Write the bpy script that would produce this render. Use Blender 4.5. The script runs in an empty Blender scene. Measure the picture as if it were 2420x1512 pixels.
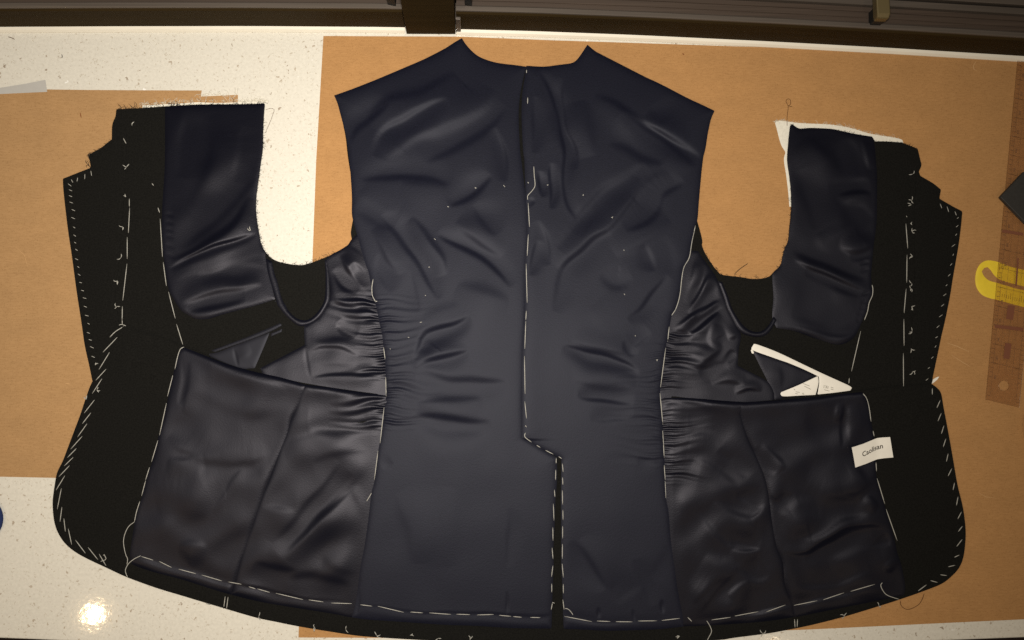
import bpy, math, random
import numpy as np
from mathutils import Vector
random.seed(7); RNG = np.random.RandomState(11)
SC = bpy.context.scene
COL = SC.collection

# ------------------------------------------------------------------ camera, light, exposure
CAM = Vector((-0.045, -0.105, 1.40))          # held over the counter, leaning slightly towards the window
FWD = (Vector((0, 0, 0)) - CAM).normalized()
RIGHT = FWD.cross(Vector((0, 1, 0))).normalized()
UP = RIGHT.cross(FWD).normalized()
FPX = CAM.length / 0.0005                     # one outline unit is half a millimetre on the counter
cd = bpy.data.cameras.new('camera'); cam = bpy.data.objects.new('camera', cd); COL.objects.link(cam)
cam.location = CAM
cam.rotation_euler = FWD.to_track_quat('-Z', 'Y').to_euler()
from mathutils import Matrix
cam.matrix_world = Matrix(((RIGHT.x, UP.x, -FWD.x, CAM.x), (RIGHT.y, UP.y, -FWD.y, CAM.y), (RIGHT.z, UP.z, -FWD.z, CAM.z), (0, 0, 0, 1)))
cd.sensor_width = 36; cd.lens = FPX / 2419 * 36; cd.clip_start = 0.01; cd.clip_end = 20
SC.camera = cam

def P(px, py, z=0.0):
    """point of the place at height z (metres) for an outline coordinate"""
    d = FWD * FPX + RIGHT * (px - 1209.5) - UP * (py - 756)
    t = (z - CAM.z) / d.z
    return CAM + d * t

def PV(X, Y, z=0.0):
    f, r, u = np.array(FWD), np.array(RIGHT), np.array(UP)
    d = f * FPX + np.outer(X - 1209.5, r) - np.outer(Y - 756, u)
    t = (z - CAM.z) / d[:, 2]
    return np.array(CAM) + d * t[:, None]

wd = bpy.data.worlds.new('World'); SC.world = wd; wd.use_nodes = True
bg = wd.node_tree.nodes['Background']; bg.inputs[0].default_value = (1.0, 0.86, 0.68, 1); bg.inputs[1].default_value = 0.11

def lamp(name, loc, size, power, col, target=None, spread=180):
    l = bpy.data.lights.new(name, 'AREA'); l.shape = 'DISK'; l.size = size; l.energy = power; l.color = col
    l.spread = math.radians(spread)
    o = bpy.data.objects.new(name, l); COL.objects.link(o); o.location = loc
    t = Vector(target) if target else Vector((loc[0], loc[1], 0))
    o.rotation_euler = (t - Vector(loc)).to_track_quat('-Z', 'Y').to_euler()
    return o
def mirror_lamp(px, py, h):
    p = P(px, py, 0); d = (p - CAM); t = h / (-d.z)
    return (p.x + d.x * t, p.y + d.y * t, h)
lamp('ceiling_downlight', mirror_lamp(222, 1452, 1.55), 0.016, 2.8, (1.0, 0.70, 0.38))
lamp('ceiling_downlight', mirror_lamp(1830, 1545, 1.55), 0.020, 1.8, (1.0, 0.76, 0.48))
lamp('camera_flash', (-0.055, -0.055, 1.46), 0.14, 5.4, (1.0, 0.93, 0.82), (-0.16, 0.10, 0), 78)
vs = SC.view_settings; vs.view_transform = 'Standard'; vs.look = 'None'; vs.exposure = 0.0; vs.gamma = 1.0
SC.cycles.use_denoising = False
SC.cycles.max_bounces = 6

# ------------------------------------------------------------------ materials
def lin(c): return tuple(((v / 255) / 12.92 if v / 255 <= 0.04045 else ((v / 255 + 0.055) / 1.055) ** 2.4) for v in c)
def mat(name, col, rough=0.6, spec=0.5, metal=0.0, noise=None, bump=None, sheen=0.0, aniso=0.0, coat=0.0):
    m = bpy.data.materials.new(name); m.use_nodes = True; nt = m.node_tree; b = nt.nodes['Principled BSDF']
    b.inputs['Base Color'].default_value = (*col, 1); b.inputs['Roughness'].default_value = rough
    b.inputs['Specular IOR Level'].default_value = spec; b.inputs['Metallic'].default_value = metal
    b.inputs['Sheen Weight'].default_value = sheen; b.inputs['Anisotropic'].default_value = aniso
    b.inputs['Coat Weight'].default_value = coat
    tc = nt.nodes.new('ShaderNodeTexCoord')
    if noise:
        sc, amt, stretch = noise
        mp = nt.nodes.new('ShaderNodeMapping'); mp.inputs['Scale'].default_value = stretch
        nt.links.new(tc.outputs['Object'], mp.inputs[0])
        n = nt.nodes.new('ShaderNodeTexNoise'); n.inputs['Scale'].default_value = sc; n.inputs['Detail'].default_value = 6; n.inputs['Roughness'].default_value = 0.65
        nt.links.new(mp.outputs[0], n.inputs['Vector'])
        r = nt.nodes.new('ShaderNodeValToRGB'); r.color_ramp.elements[0].position = 0.25; r.color_ramp.elements[1].position = 0.75
        r.color_ramp.elements[0].color = (*[c * (1 - amt) for c in col], 1); r.color_ramp.elements[1].color = (*[min(1, c * (1 + amt)) for c in col], 1)
        nt.links.new(n.outputs['Fac'], r.inputs[0]); nt.links.new(r.outputs[0], b.inputs['Base Color'])
    if bump:
        sc, st, ds = bump
        n2 = nt.nodes.new('ShaderNodeTexNoise'); n2.inputs['Scale'].default_value = sc; n2.inputs['Detail'].default_value = 4
        nt.links.new(tc.outputs['Object'], n2.inputs['Vector'])
        bp = nt.nodes.new('ShaderNodeBump'); bp.inputs['Strength'].default_value = st; bp.inputs['Distance'].default_value = ds
        nt.links.new(n2.outputs['Fac'], bp.inputs['Height']); nt.links.new(bp.outputs[0], b.inputs['Normal'])
    return m

M = {}
M['wool'] = mat('black_wool', (0.0081, 0.0079, 0.0072), 0.95, 0.10, noise=(620, 0.55, (1, 1, 1)), bump=(900, 0.7, 0.0006), sheen=0.0)
M['satin'] = mat('navy_satin', (0.0032, 0.0036, 0.0078), 0.40, 0.165, noise=(800, 0.35, (1, 1, 1)), bump=(620, 0.26, 0.0003), aniso=0.55)
M['twill'] = mat('navy_back_lining', (0.0060, 0.0066, 0.0136), 0.49, 0.15, noise=(700, 0.40, (1, 1, 1)), bump=(620, 0.30, 0.0003), aniso=0.35)
M['pocket'] = mat('pocket_satin', (0.0075, 0.0075, 0.012), 0.5, 0.2, noise=(1200, 0.15, (1, 1, 1)))
M['thread'] = mat('basting_thread', (0.43, 0.425, 0.39), 0.8, 0.2, noise=(700, 0.25, (1, 1, 1)))
M['dark_thread'] = mat('dark_thread', (0.018, 0.014, 0.013), 0.8, 0.2)
M['brown_thread'] = mat('brown_thread', (0.11, 0.045, 0.016), 0.8, 0.2)
M['pale_fibre'] = mat('pale_fibre', (0.70, 0.66, 0.56), 0.8, 0.2)
M['canvas'] = mat('white_canvas', (0.78, 0.75, 0.66), 0.85, 0.2, noise=(500, 0.12, (1, 1, 1)), bump=(700, 0.3, 0.0005))
M['tag'] = mat('white_tag', (0.82, 0.79, 0.72), 0.55, 0.4, noise=(60, 0.06, (1, 1, 1)))
M['ink'] = mat('tag_ink', (0.09, 0.08, 0.07), 0.7, 0.2)
M['faint_ink'] = mat('faint_ink', (0.42, 0.40, 0.35), 0.7, 0.2)
M['bronze'] = mat('bronze_aluminium', (0.034, 0.022, 0.0085), 0.75, 0.04, metal=0.0, noise=(40, 0.2, (0.1, 3, 3)), bump=(300, 0.05, 0.0005))
M['track'] = mat('track_bronze', (0.060, 0.043, 0.033), 0.5, 0.25, noise=(40, 0.3, (0.1, 9, 9)))
M['bronze_light'] = mat('lit_bronze', (0.100, 0.083, 0.070), 0.42, 0.30, metal=0.2, noise=(40, 0.25, (0.1, 6, 6)))  # paler copy of the bronze: light from above on the lip put into the colour
M['gasket'] = mat('black_gasket', (0.012, 0.012, 0.012), 0.6, 0.3)
M['bead'] = mat('white_bead', (0.85, 0.80, 0.69), 0.35, 0.5, noise=(60, 0.06, (0.2, 1, 1)))
M['latch'] = mat('latch_brass', (0.13, 0.10, 0.045), 0.38, 0.5, metal=0.3)
M['yellow'] = mat('yellow_tape', (0.86, 0.64, 0.04), 0.45, 0.45, noise=(90, 0.08, (1, 1, 1)))
M['mark'] = mat('tape_print', (0.22, 0.12, 0.03), 0.7, 0.2)
M['rmark'] = mat('ruler_print', (0.15, 0.075, 0.040), 0.7, 0.2)
M['rred'] = mat('ruler_red_print', (0.20, 0.075, 0.040), 0.7, 0.2)
M['slab'] = mat('charcoal_plastic', (0.030, 0.028, 0.026), 0.55, 0.35, noise=(300, 0.2, (1, 1, 1)))
M['blue'] = mat('blue_felt', (0.020, 0.035, 0.12), 0.9, 0.2, noise=(500, 0.3, (1, 1, 1)))
M['dish'] = mat('white_dish', (0.72, 0.68, 0.60), 0.25, 0.5)
M['floor'] = mat('dark_floor', (0.035, 0.022, 0.020), 0.7, 0.3, noise=(20, 0.3, (1, 1, 1)))
M['scrap'] = mat('masking_tape', (0.48, 0.47, 0.45), 0.55, 0.3, noise=(80, 0.04, (1, 1, 1)))

def kraft(name, base):
    m = mat(name, base, 0.78, 0.25, bump=(350, 0.12, 0.0006)); nt = m.node_tree; b = nt.nodes['Principled BSDF']
    tc = [n for n in nt.nodes if n.type == 'TEX_COORD'][0]
    def noise(scale, detail, stretch):
        mp = nt.nodes.new('ShaderNodeMapping'); mp.inputs['Scale'].default_value = stretch
        nt.links.new(tc.outputs['Object'], mp.inputs[0])
        n = nt.nodes.new('ShaderNodeTexNoise'); n.inputs['Scale'].default_value = scale; n.inputs['Detail'].default_value = detail
        nt.links.new(mp.outputs[0], n.inputs['Vector']); return n.outputs['Fac']
    def ramp(f, lo, hi, c0, c1):
        r = nt.nodes.new('ShaderNodeValToRGB'); r.color_ramp.elements[0].position = lo; r.color_ramp.elements[1].position = hi
        r.color_ramp.elements[0].color = (*c0, 1); r.color_ramp.elements[1].color = (*c1, 1); nt.links.new(f, r.inputs[0]); return r.outputs[0]
    def mul(a, c, fac=1.0):
        x = nt.nodes.new('ShaderNodeMix'); x.data_type = 'RGBA'; x.blend_type = 'MULTIPLY'; x.inputs[0].default_value = fac
        nt.links.new(a, x.inputs[6]); nt.links.new(c, x.inputs[7]); return x.outputs[2]
    base_c = ramp(noise(28, 5, (1, 1.6, 1)), 0.3, 0.7, [c * 0.95 for c in base], [c * 1.04 for c in base])
    fib = ramp(noise(260, 3, (0.5, 2.2, 1)), 0.3, 0.7, (0.87, 0.85, 0.82), (1, 1, 1))
    spk = ramp(noise(700, 2, (1, 1, 1)), 0.25, 0.45, (0.76, 0.73, 0.68), (1, 1, 1))
    nt.links.new(mul(mul(base_c, fib), spk), b.inputs['Base Color'])
    return m
M['kraft'] = kraft('kraft_paper', (0.462, 0.248, 0.096))
M['kraft_pale'] = kraft('kraft_paper_pale', (0.445, 0.264, 0.120))

def quartz():
    base = (0.735, 0.708, 0.635)
    m = mat('speckled_quartz', base, 0.038, 0.5); nt = m.node_tree; b = nt.nodes['Principled BSDF']
    tc = [n for n in nt.nodes if n.type == 'TEX_COORD'][0]
    wn = nt.nodes.new('ShaderNodeTexNoise'); wn.inputs['Scale'].default_value = 220; wn.inputs['Detail'].default_value = 2
    nt.links.new(tc.outputs['Object'], wn.inputs['Vector'])
    mx = nt.nodes.new('ShaderNodeMix'); mx.data_type = 'RGBA'; mx.blend_type = 'LINEAR_LIGHT'; mx.inputs[0].default_value = 0.0045
    nt.links.new(tc.outputs['Object'], mx.inputs[6]); nt.links.new(wn.outputs['Color'], mx.inputs[7])
    cur = None
    def layer(scale, thr, keep, col, amount, prev):
        v = nt.nodes.new('ShaderNodeTexVoronoi'); v.inputs['Scale'].default_value = scale; v.inputs['Randomness'].default_value = 1
        nt.links.new(mx.outputs[2], v.inputs['Vector'])
        sep = nt.nodes.new('ShaderNodeSeparateColor'); nt.links.new(v.outputs['Color'], sep.inputs[0])
        size = nt.nodes.new('ShaderNodeMath'); size.operation = 'MULTIPLY'; size.inputs[1].default_value = thr; nt.links.new(sep.outputs[0], size.inputs[0])
        lt = nt.nodes.new('ShaderNodeMapRange'); lt.interpolation_type = 'SMOOTHSTEP'
        sub = nt.nodes.new('ShaderNodeMath'); sub.operation = 'SUBTRACT'; nt.links.new(size.outputs[0], sub.inputs[0]); nt.links.new(v.outputs['Distance'], sub.inputs[1])
        lt.inputs[1].default_value = -0.02; lt.inputs[2].default_value = 0.05; nt.links.new(sub.outputs[0], lt.inputs[0])
        kp = nt.nodes.new('ShaderNodeMath'); kp.operation = 'LESS_THAN'; kp.inputs[1].default_value = keep; nt.links.new(sep.outputs[1], kp.inputs[0])
        f = nt.nodes.new('ShaderNodeMath'); f.operation = 'MULTIPLY'; nt.links.new(lt.outputs[0], f.inputs[0]); nt.links.new(kp.outputs[0], f.inputs[1])
        g = nt.nodes.new('ShaderNodeMath'); g.operation = 'MULTIPLY'; nt.links.new(f.outputs[0], g.inputs[0])
        a2 = nt.nodes.new('ShaderNodeMath'); a2.operation = 'MULTIPLY'; a2.inputs[1].default_value = amount; nt.links.new(sep.outputs[2], a2.inputs[0]); nt.links.new(a2.outputs[0], g.inputs[1])
        mix = nt.nodes.new('ShaderNodeMix'); mix.data_type = 'RGBA'; nt.links.new(g.outputs[0], mix.inputs[0])
        nt.links.new(prev, mix.inputs[6]); mix.inputs[7].default_value = (*col, 1)
        return mix.outputs[2]
    n = nt.nodes.new('ShaderNodeTexNoise'); n.inputs['Scale'].default_value = 300; n.inputs['Detail'].default_value = 5
    nt.links.new(tc.outputs['Object'], n.inputs['Vector'])
    r = nt.nodes.new('ShaderNodeValToRGB'); r.color_ramp.elements[0].position = 0.3; r.color_ramp.elements[1].position = 0.65
    r.color_ramp.elements[0].color = (*[c * 0.93 for c in base], 1); r.color_ramp.elements[1].color = (*[c * 1.03 for c in base], 1)
    nt.links.new(n.outputs['Fac'], r.inputs[0]); cur = r.outputs[0]
    cur = layer(420, 0.46, 0.62, (0.40, 0.33, 0.24), 0.60, cur)
    cur = layer(190, 0.32, 0.55, (0.36, 0.28, 0.20), 0.75, cur)
    cur = layer(105, 0.19, 0.50, (0.27, 0.20, 0.14), 0.80, cur)
    cur = layer(110, 0.16, 0.18, (0.93, 0.93, 0.90), 1.0, cur)
    nt.links.new(cur, b.inputs['Base Color'])
    n3 = nt.nodes.new('ShaderNodeTexNoise'); n3.inputs['Scale'].default_value = 170; n3.inputs['Detail'].default_value = 3; nt.links.new(tc.outputs['Object'], n3.inputs['Vector'])
    bp = nt.nodes.new('ShaderNodeBump'); bp.inputs['Strength'].default_value = 0.035; bp.inputs['Distance'].default_value = 0.0010
    nt.links.new(n3.outputs['Fac'], bp.inputs['Height']); nt.links.new(bp.outputs[0], b.inputs['Normal'])
    return m
M['quartz'] = quartz()
for k in ('satin', 'twill', 'pocket'): M[k].node_tree.nodes['Principled BSDF'].inputs['Specular Tint'].default_value = (0.84, 0.86, 1.0, 1)
M['satin'].node_tree.nodes['Principled BSDF'].inputs['Specular Tint'].default_value = (0.90, 0.88, 1.0, 1)
for k in ('satin', 'twill'):      # the yarns run up and down the garment
    nt = M[k].node_tree; cx = nt.nodes.new('ShaderNodeCombineXYZ'); cx.inputs[0].default_value = 0.99; cx.inputs[1].default_value = 0.12
    nt.links.new(cx.outputs[0], nt.nodes['Principled BSDF'].inputs['Tangent'])

def acrylic():
    m = bpy.data.materials.new('tinted_acrylic'); m.use_nodes = True; nt = m.node_tree; nt.nodes.clear()
    out = nt.nodes.new('ShaderNodeOutputMaterial'); tr = nt.nodes.new('ShaderNodeBsdfTransparent'); tr.inputs[0].default_value = (0.92, 0.89, 0.87, 1)
    gl = nt.nodes.new('ShaderNodeBsdfGlossy'); gl.inputs['Roughness'].default_value = 0.18; gl.inputs[0].default_value = (0.9, 0.85, 0.8, 1)
    mx = nt.nodes.new('ShaderNodeMixShader'); fr = nt.nodes.new('ShaderNodeFresnel'); fr.inputs[0].default_value = 1.35
    nt.links.new(fr.outputs[0], mx.inputs[0]); nt.links.new(tr.outputs[0], mx.inputs[1]); nt.links.new(gl.outputs[0], mx.inputs[2]); nt.links.new(mx.outputs[0], out.inputs[0])
    return m
M['acrylic'] = acrylic()

# ------------------------------------------------------------------ mesh helpers
def tag(o, label=None, cat=None, group=None, kind=None):
    if label: o['label'] = label
    if cat: o['category'] = cat
    if group: o['group'] = group
    if kind: o['kind'] = kind
    return o
def empty(name, loc):
    o = bpy.data.objects.new(name, None); COL.objects.link(o); o.location = loc; o.empty_display_size = 0.02; return o
def mesh(name, verts, faces, m, parent=None, smooth=True):
    me = bpy.data.meshes.new(name); me.from_pydata([tuple(v) for v in verts], [], [tuple(int(i) for i in f) for f in faces]); me.update()
    if smooth: me.polygons.foreach_set('use_smooth', [True] * len(me.polygons))
    me.materials.append(m)
    o = bpy.data.objects.new(name, me); COL.objects.link(o)
    if parent is not None:
        o.parent = parent; o.matrix_parent_inverse = Matrix.Translation(-parent.location) if parent.parent is None else Matrix.Identity(4)
    return o
def T(i, j, *pts):
    """outline points of the survey sheet in column i, row j"""
    return [(604.8 * i + x / 4.0, 378.0 * j + y / 4.0) for x, y in pts]
def Q(k, *pts):
    ox, oy, s = {1: (413.4, 708.7, 6.4), 2: (1712.6, 755.9, 6.4), 8: (1476.4, 590.6, 6.4), 3: (1996.1, 1015.8, 17.07), 4: (2230.0, 531.5, 3.2014), 5: (826.8, 0, 5.122), 7: (1948.9, 0, 5.148)}[k]
    return [(ox + x / s, oy + y / s) for x, y in pts]

def smooth_poly(pts, closed=True, sub=4, corner=38):
    pts = [np.array(p, float) for p in pts]; n = len(pts); out = []
    def turn(i):
        if not closed and (i <= 0 or i >= n - 1): return 180
        a, b, c = pts[(i - 1) % n], pts[i % n], pts[(i + 1) % n]; u = b - a; v = c - b
        return abs(math.degrees(math.atan2(u[0] * v[1] - u[1] * v[0], u @ v)))
    for i in range(n if closed else n - 1):
        p1, p2 = pts[i], pts[(i + 1) % n]
        c1, c2 = turn(i) > corner, turn((i + 1) % n if closed else i + 1) > corner
        p0 = pts[(i - 1) % n] if not c1 else p1 - (p2 - p1); p3 = pts[(i + 2) % n] if not c2 else p2 + (p2 - p1)
        for k in range(sub):
            t = k / sub
            out.append(0.5 * ((2 * p1) + (-p0 + p2) * t + (2 * p0 - 5 * p1 + 4 * p2 - p3) * t * t + (-p0 + 3 * p1 - 3 * p2 + p3) * t ** 3))
    if not closed: out.append(pts[-1])
    return np.array(out)
def inside(X, Y, poly):
    if X.size <= 64:
        lo, hi = poly.min(0), poly.max(0); r = np.zeros(X.shape, bool)
        k = (X >= lo[0]) & (X <= hi[0]) & (Y >= lo[1]) & (Y <= hi[1])
        if not k.any(): return r
        x, y = X[k][:, None], Y[k][:, None]; p, q = poly, np.roll(poly, -1, 0); dy = q[:, 1] - p[:, 1]; dy = np.where(dy == 0, 1e-12, dy)
        c = ((p[:, 1] > y) != (q[:, 1] > y)) & (x < (q[:, 0] - p[:, 0]) * (y - p[:, 1]) / dy + p[:, 0])
        r[k] = c.sum(1) % 2 == 1; return r
    r = np.zeros(X.shape, bool); n = len(poly)
    for i in range(n):
        x1, y1 = poly[i]; x2, y2 = poly[(i + 1) % n]
        if y1 == y2: continue
        c = ((y1 > Y) != (y2 > Y)) & (X < (x2 - x1) * (Y - y1) / (y2 - y1) + x1); r ^= c
    return r
def dist_line(X, Y, line, closed=False, want_t=False):
    best = np.full(X.shape, 1e18); bx = np.zeros(X.shape); by = np.zeros(X.shape); bt = np.zeros(X.shape)
    n = len(line); tot = 0
    for i in range(n if closed else n - 1):
        x1, y1 = line[i]; x2, y2 = line[(i + 1) % n]; dx, dy = x2 - x1, y2 - y1; L2 = dx * dx + dy * dy
        if L2 < 1e-9: continue
        t = np.clip(((X - x1) * dx + (Y - y1) * dy) / L2, 0, 1); qx = x1 + t * dx; qy = y1 + t * dy
        d = (X - qx) ** 2 + (Y - qy) ** 2; k = d < best
        best[k] = d[k]; bx[k] = qx[k]; by[k] = qy[k]; bt[k] = tot + t[k] * math.sqrt(L2); tot += math.sqrt(L2)
    return np.sqrt(best), bx, by, (bt / tot if tot else bt)
_wv = [(RNG.uniform(0, 6.28), RNG.uniform(0, 6.28), RNG.uniform(0.6, 1.6)) for _ in range(14)]
def wav(X, Y, wl):
    z = np.zeros(X.shape)
    for a, ph, k in _wv: z += np.sin((X * math.cos(a) + Y * math.sin(a)) * 6.283 * k / wl + ph + 1.3 * np.sin((X * math.sin(a) - Y * math.cos(a)) * 2.9 * k / wl + ph))
    return z / len(_wv) * 1.6
_LN = {}
def seam_fade(X, Y):
    fL = np.clip((np.interp(Y, SL[:, 1], SL[:, 0]) - X) / 46, 0, 1); fR = np.clip((X - np.interp(Y, SR[:, 1], SR[:, 0])) / 46, 0, 1)
    return _sst(np.where(X < 1240, fL, fR))
def _sst(v): v = np.clip(v, 0, 1); return v * v * (3 - 2 * v)
SOFT = dict(w=1.50, a=0.74)
def strokes(X, Y, lst):
    """folds: (points, half width, height in mm); one flank steep, the other gentle, ends run out"""
    z = np.zeros(X.shape)
    XW = X + 4.0 * wav(X + 37, Y, 130); YW = Y + 4.0 * wav(X, Y + 83, 130)
    for n_s, s in enumerate(lst):
        pts, w, a = s[0], s[1], s[2]
        fine = w <= 4.9
        if not fine: w, a = w * SOFT['w'], a * SOFT['a']
        key = id(s)
        if key not in _LN: _LN[key] = smooth_poly(pts, False, 5, 120) if len(pts) > 2 else np.array(pts, float)
        ln = _LN[key]
        x0, y0 = ln.min(0) - 5 * w - 8; x1, y1 = ln.max(0) + 5 * w + 8
        k = (X > x0) & (X < x1) & (Y > y0) & (Y < y1)
        if not k.any(): continue
        xk, yk = XW[k], YW[k]
        d, qx, qy, t = dist_line(xk, yk, ln)
        c = ln[-1] - ln[0]; side = np.tanh((c[0] * (yk - qy) - c[1] * (xk - qx)) / (np.linalg.norm(c) + 1e-6) / (0.5 * w))
        sgn = 1 if (n_s * 7 + int(pts[0][0])) % 2 else -1
        tap = np.sin(np.clip(t, 0, 1) * math.pi) ** 0.9
        ww = (w if fine else w * (1.25 + 0.60 * side * sgn)) * (0.45 + 0.55 * tap)
        z[k] += a * np.exp(-(d / ww) ** 2) * tap
    return z

def soft_floor(v, lo, k=0.45): return lo + k * np.logaddexp(0, (v - lo) / k)
SURF = []; PAN = []
def grid_panel(name, pts, z0, hfun, m, parent, step=3.0, thick=0.9, sm=True, register=True):
    poly = smooth_poly(pts) if sm else np.array(pts, float)
    x0, y0 = poly.min(0) - step; x1, y1 = poly.max(0) + step
    xs = np.arange(x0, x1 + step, step); ys = np.arange(y0, y1 + step, step)
    cx, cy = np.meshgrid(xs[:-1] + step / 2, ys[:-1] + step / 2)
    keep = inside(cx, cy, poly)
    nx, ny = len(xs), len(ys)
    vid = -np.ones((ny, nx), int)
    cnt = np.zeros((ny, nx), int)
    cnt[:-1, :-1] += keep; cnt[1:, :-1] += keep; cnt[:-1, 1:] += keep; cnt[1:, 1:] += keep
    used = cnt > 0; vid[used] = np.arange(used.sum())
    VX, VY = np.meshgrid(xs, ys); VX = VX[used]; VY = VY[used]; bnd = (cnt[used] < 4)
    D, qx, qy, _ = dist_line(VX, VY, poly, True)
    VX = np.where(bnd, qx, VX); VY = np.where(bnd, qy, VY); D = np.where(bnd, 0, D)
    Z = hfun(VX, VY, D)
    j, i = np.nonzero(keep)
    a, b, c, d = vid[j, i], vid[j, i + 1], vid[j + 1, i + 1], vid[j + 1, i]
    faces = np.stack([a, d, c, b], 1)
    W = PV(VX, VY, z0 / 1000)[:, :2]
    V = np.column_stack([W, Z / 1000])
    # turned-down edge so the cloth has thickness
    e = {}
    for f in faces:
        for q in range(4):
            u, v = int(f[q]), int(f[(q + 1) % 4])
            if (v, u) in e: del e[(v, u)]
            else: e[(u, v)] = 1
    top = {}; extra = []; ef = []; base = len(V)
    def dup(u):
        if u not in top:
            top[u] = base + len(extra); extra.append((V[u][0], V[u][1], V[u][2])); extra.append((V[u][0], V[u][1], max(0.0, V[u][2] - thick / 1000)))
        return top[u]
    for (u, v) in e: p, q = dup(u), dup(v); ef.append((p, p + 1, q + 1, q))
    V = np.vstack([V, np.array(extra)])
    me = bpy.data.meshes.new(name)
    me.from_pydata(V.tolist(), [], faces.tolist() + ef); me.update()
    me.polygons.foreach_set('use_smooth', [True] * len(me.polygons)); me.materials.append(m)
    o = bpy.data.objects.new(name, me); COL.objects.link(o)
    o.parent = parent; o.matrix_parent_inverse = Matrix.Translation(-parent.location)
    if register: SURF.append((poly, hfun, z0)); PAN.append(o)
    return o
def owner(px, py):
    X = np.array([px], float); Y = np.array([py], float); best, own = -1, None
    for (poly, h, z0), o in zip(SURF, PAN):
        if inside(X, Y, poly)[0]:
            z = float(h(X, Y, dist_line(X, Y, poly, True)[0])[0])
            if z > best: best, own = z, o
    return own if own is not None and own.parent == jk else jk
def top(px, py):
    X = np.array([p for p in px], float); Y = np.array([p for p in py], float); Z = np.full(X.shape, 0.35)
    for poly, h, z0 in SURF:
        k = inside(X, Y, poly)
        if k.any():
            D = dist_line(X[k], Y[k], poly, True)[0]; Z[k] = np.maximum(Z[k], h(X[k], Y[k], D))
    return Z
def tube(verts, faces, pts, r, sides=5):
    """pts world Vectors"""
    n = len(pts); b = len(verts)
    for i, p in enumerate(pts):
        t = (pts[min(i + 1, n - 1)] - pts[max(i - 1, 0)]).normalized()
        s = t.cross(Vector((0, 0, 1)));
        s = s.normalized() if s.length > 1e-6 else Vector((1, 0, 0))
        u = s.cross(t); rr = r * (0.6 if i in (0, n - 1) else 1)
        for k in range(sides):
            a = 6.2832 * k / sides; verts.append(p + s * (rr * math.cos(a)) + u * (rr * math.sin(a)))
    for i in range(n - 1):
        for k in range(sides): faces.append((b + i * sides + k, b + i * sides + (k + 1) % sides, b + (i + 1) * sides + (k + 1) % sides, b + (i + 1) * sides + k))
    faces.append(tuple(b + k for k in range(sides))[::-1]); faces.append(tuple(b + (n - 1) * sides + k for k in range(sides)))
def prism(name, pts, z0, z1, m, parent=None, holes=None, sm=True, zproj=None, bevel=0.0):
    """flat piece with real thickness (metres); pts are outline coordinates"""
    import bmesh
    bm = bmesh.new(); zp = z1 if zproj is None else zproj
    def ring(pp, z): return [bm.verts.new((*P(x, y, zp)[:2], z)) for x, y in pp]
    loops = [smooth_poly(pts) if sm else np.array(pts)] + [np.array(h) for h in (holes or [])]
    tops = [ring(l, z1) for l in loops]; bots = [ring(l, z0) for l in loops]
    for tt, bb in zip(tops, bots):
        n = len(tt)
        for i in range(n): bm.faces.new((tt[i], tt[(i + 1) % n], bb[(i + 1) % n], bb[i]))
    for grp in (tops, bots):
        ed = []
        for l in grp:
            for i in range(len(l)):
                e = bm.edges.get((l[i], l[(i + 1) % len(l)])); ed.append(e)
        bmesh.ops.triangle_fill(bm, use_beauty=True, use_dissolve=False, edges=ed)
    bmesh.ops.recalc_face_normals(bm, faces=bm.faces)
    me = bpy.data.meshes.new(name); bm.to_mesh(me); bm.free(); me.materials.append(m)
    o = bpy.data.objects.new(name, me); COL.objects.link(o)
    if bevel:
        md = o.modifiers.new('bevel', 'BEVEL'); md.width = bevel; md.segments = 3; md.limit_method = 'ANGLE'
    if parent is not None: o.parent = parent; o.matrix_parent_inverse = Matrix.Translation(-parent.location)
    return o

# ------------------------------------------------------------------ setting: counter, floor
front = [(-260, 1500), (0, 1507.5), (90, 1511), (400, 1526), (600, 1534), (1210, 1540), (1800, 1530), (2419, 1506), (2700, 1494)]
o = prism('counter', [(-260, 30), (2700, 30)] + front[::-1], -0.04, 0.0, M['quartz'], sm=False, bevel=0.002); tag(o, kind='structure')
o = mesh('floor', [(-3, -3, -0.9), (3, -3, -0.9), (3, 3, -0.9), (-3, 3, -0.9)], [(0, 1, 2, 3)], M['floor']); tag(o, kind='structure')

# ------------------------------------------------------------------ window frame at the back of the counter
def basey(x):
    return float(np.interp(x, [-300, 0, 300, 600, 940, 1085, 1250, 1500, 1814, 2100, 2419, 2700], [70, 66, 64.5, 64, 66.5, 71.5, 75.5, 85, 100, 115.5, 135, 153]))
wf = empty('window_frame', P(1209, 60)); tag(wf, 'dark bronze metal sliding window frame along the back of the counter', 'window frame')
def sweep(name, x0, x1, prof, m, lift=0.0):
    xs = np.linspace(x0, x1, max(3, int(abs(x1 - x0) / 60))); V = []; F = []; n = len(prof)
    for x in xs:
        p = P(x, basey(x), 0); d = P(x + 5, basey(x + 5), 0) - P(x - 5, basey(x - 5), 0); nrm = Vector((-d.y, d.x, 0)).normalized()
        for off, z in prof: V.append(p + nrm * (off / 1000) + Vector((0, 0, (z + lift) / 1000)))
    for i in range(len(xs) - 1):
        for k in range(n): F.append((i * n + k, i * n + (k + 1) % n, (i + 1) * n + (k + 1) % n, (i + 1) * n + k))
    F.append(tuple(range(n))[::-1]); F.append(tuple((len(xs) - 1) * n + k for k in range(n)))
    o = mesh(name, V, F, m, wf, smooth=False)
    return o
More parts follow.
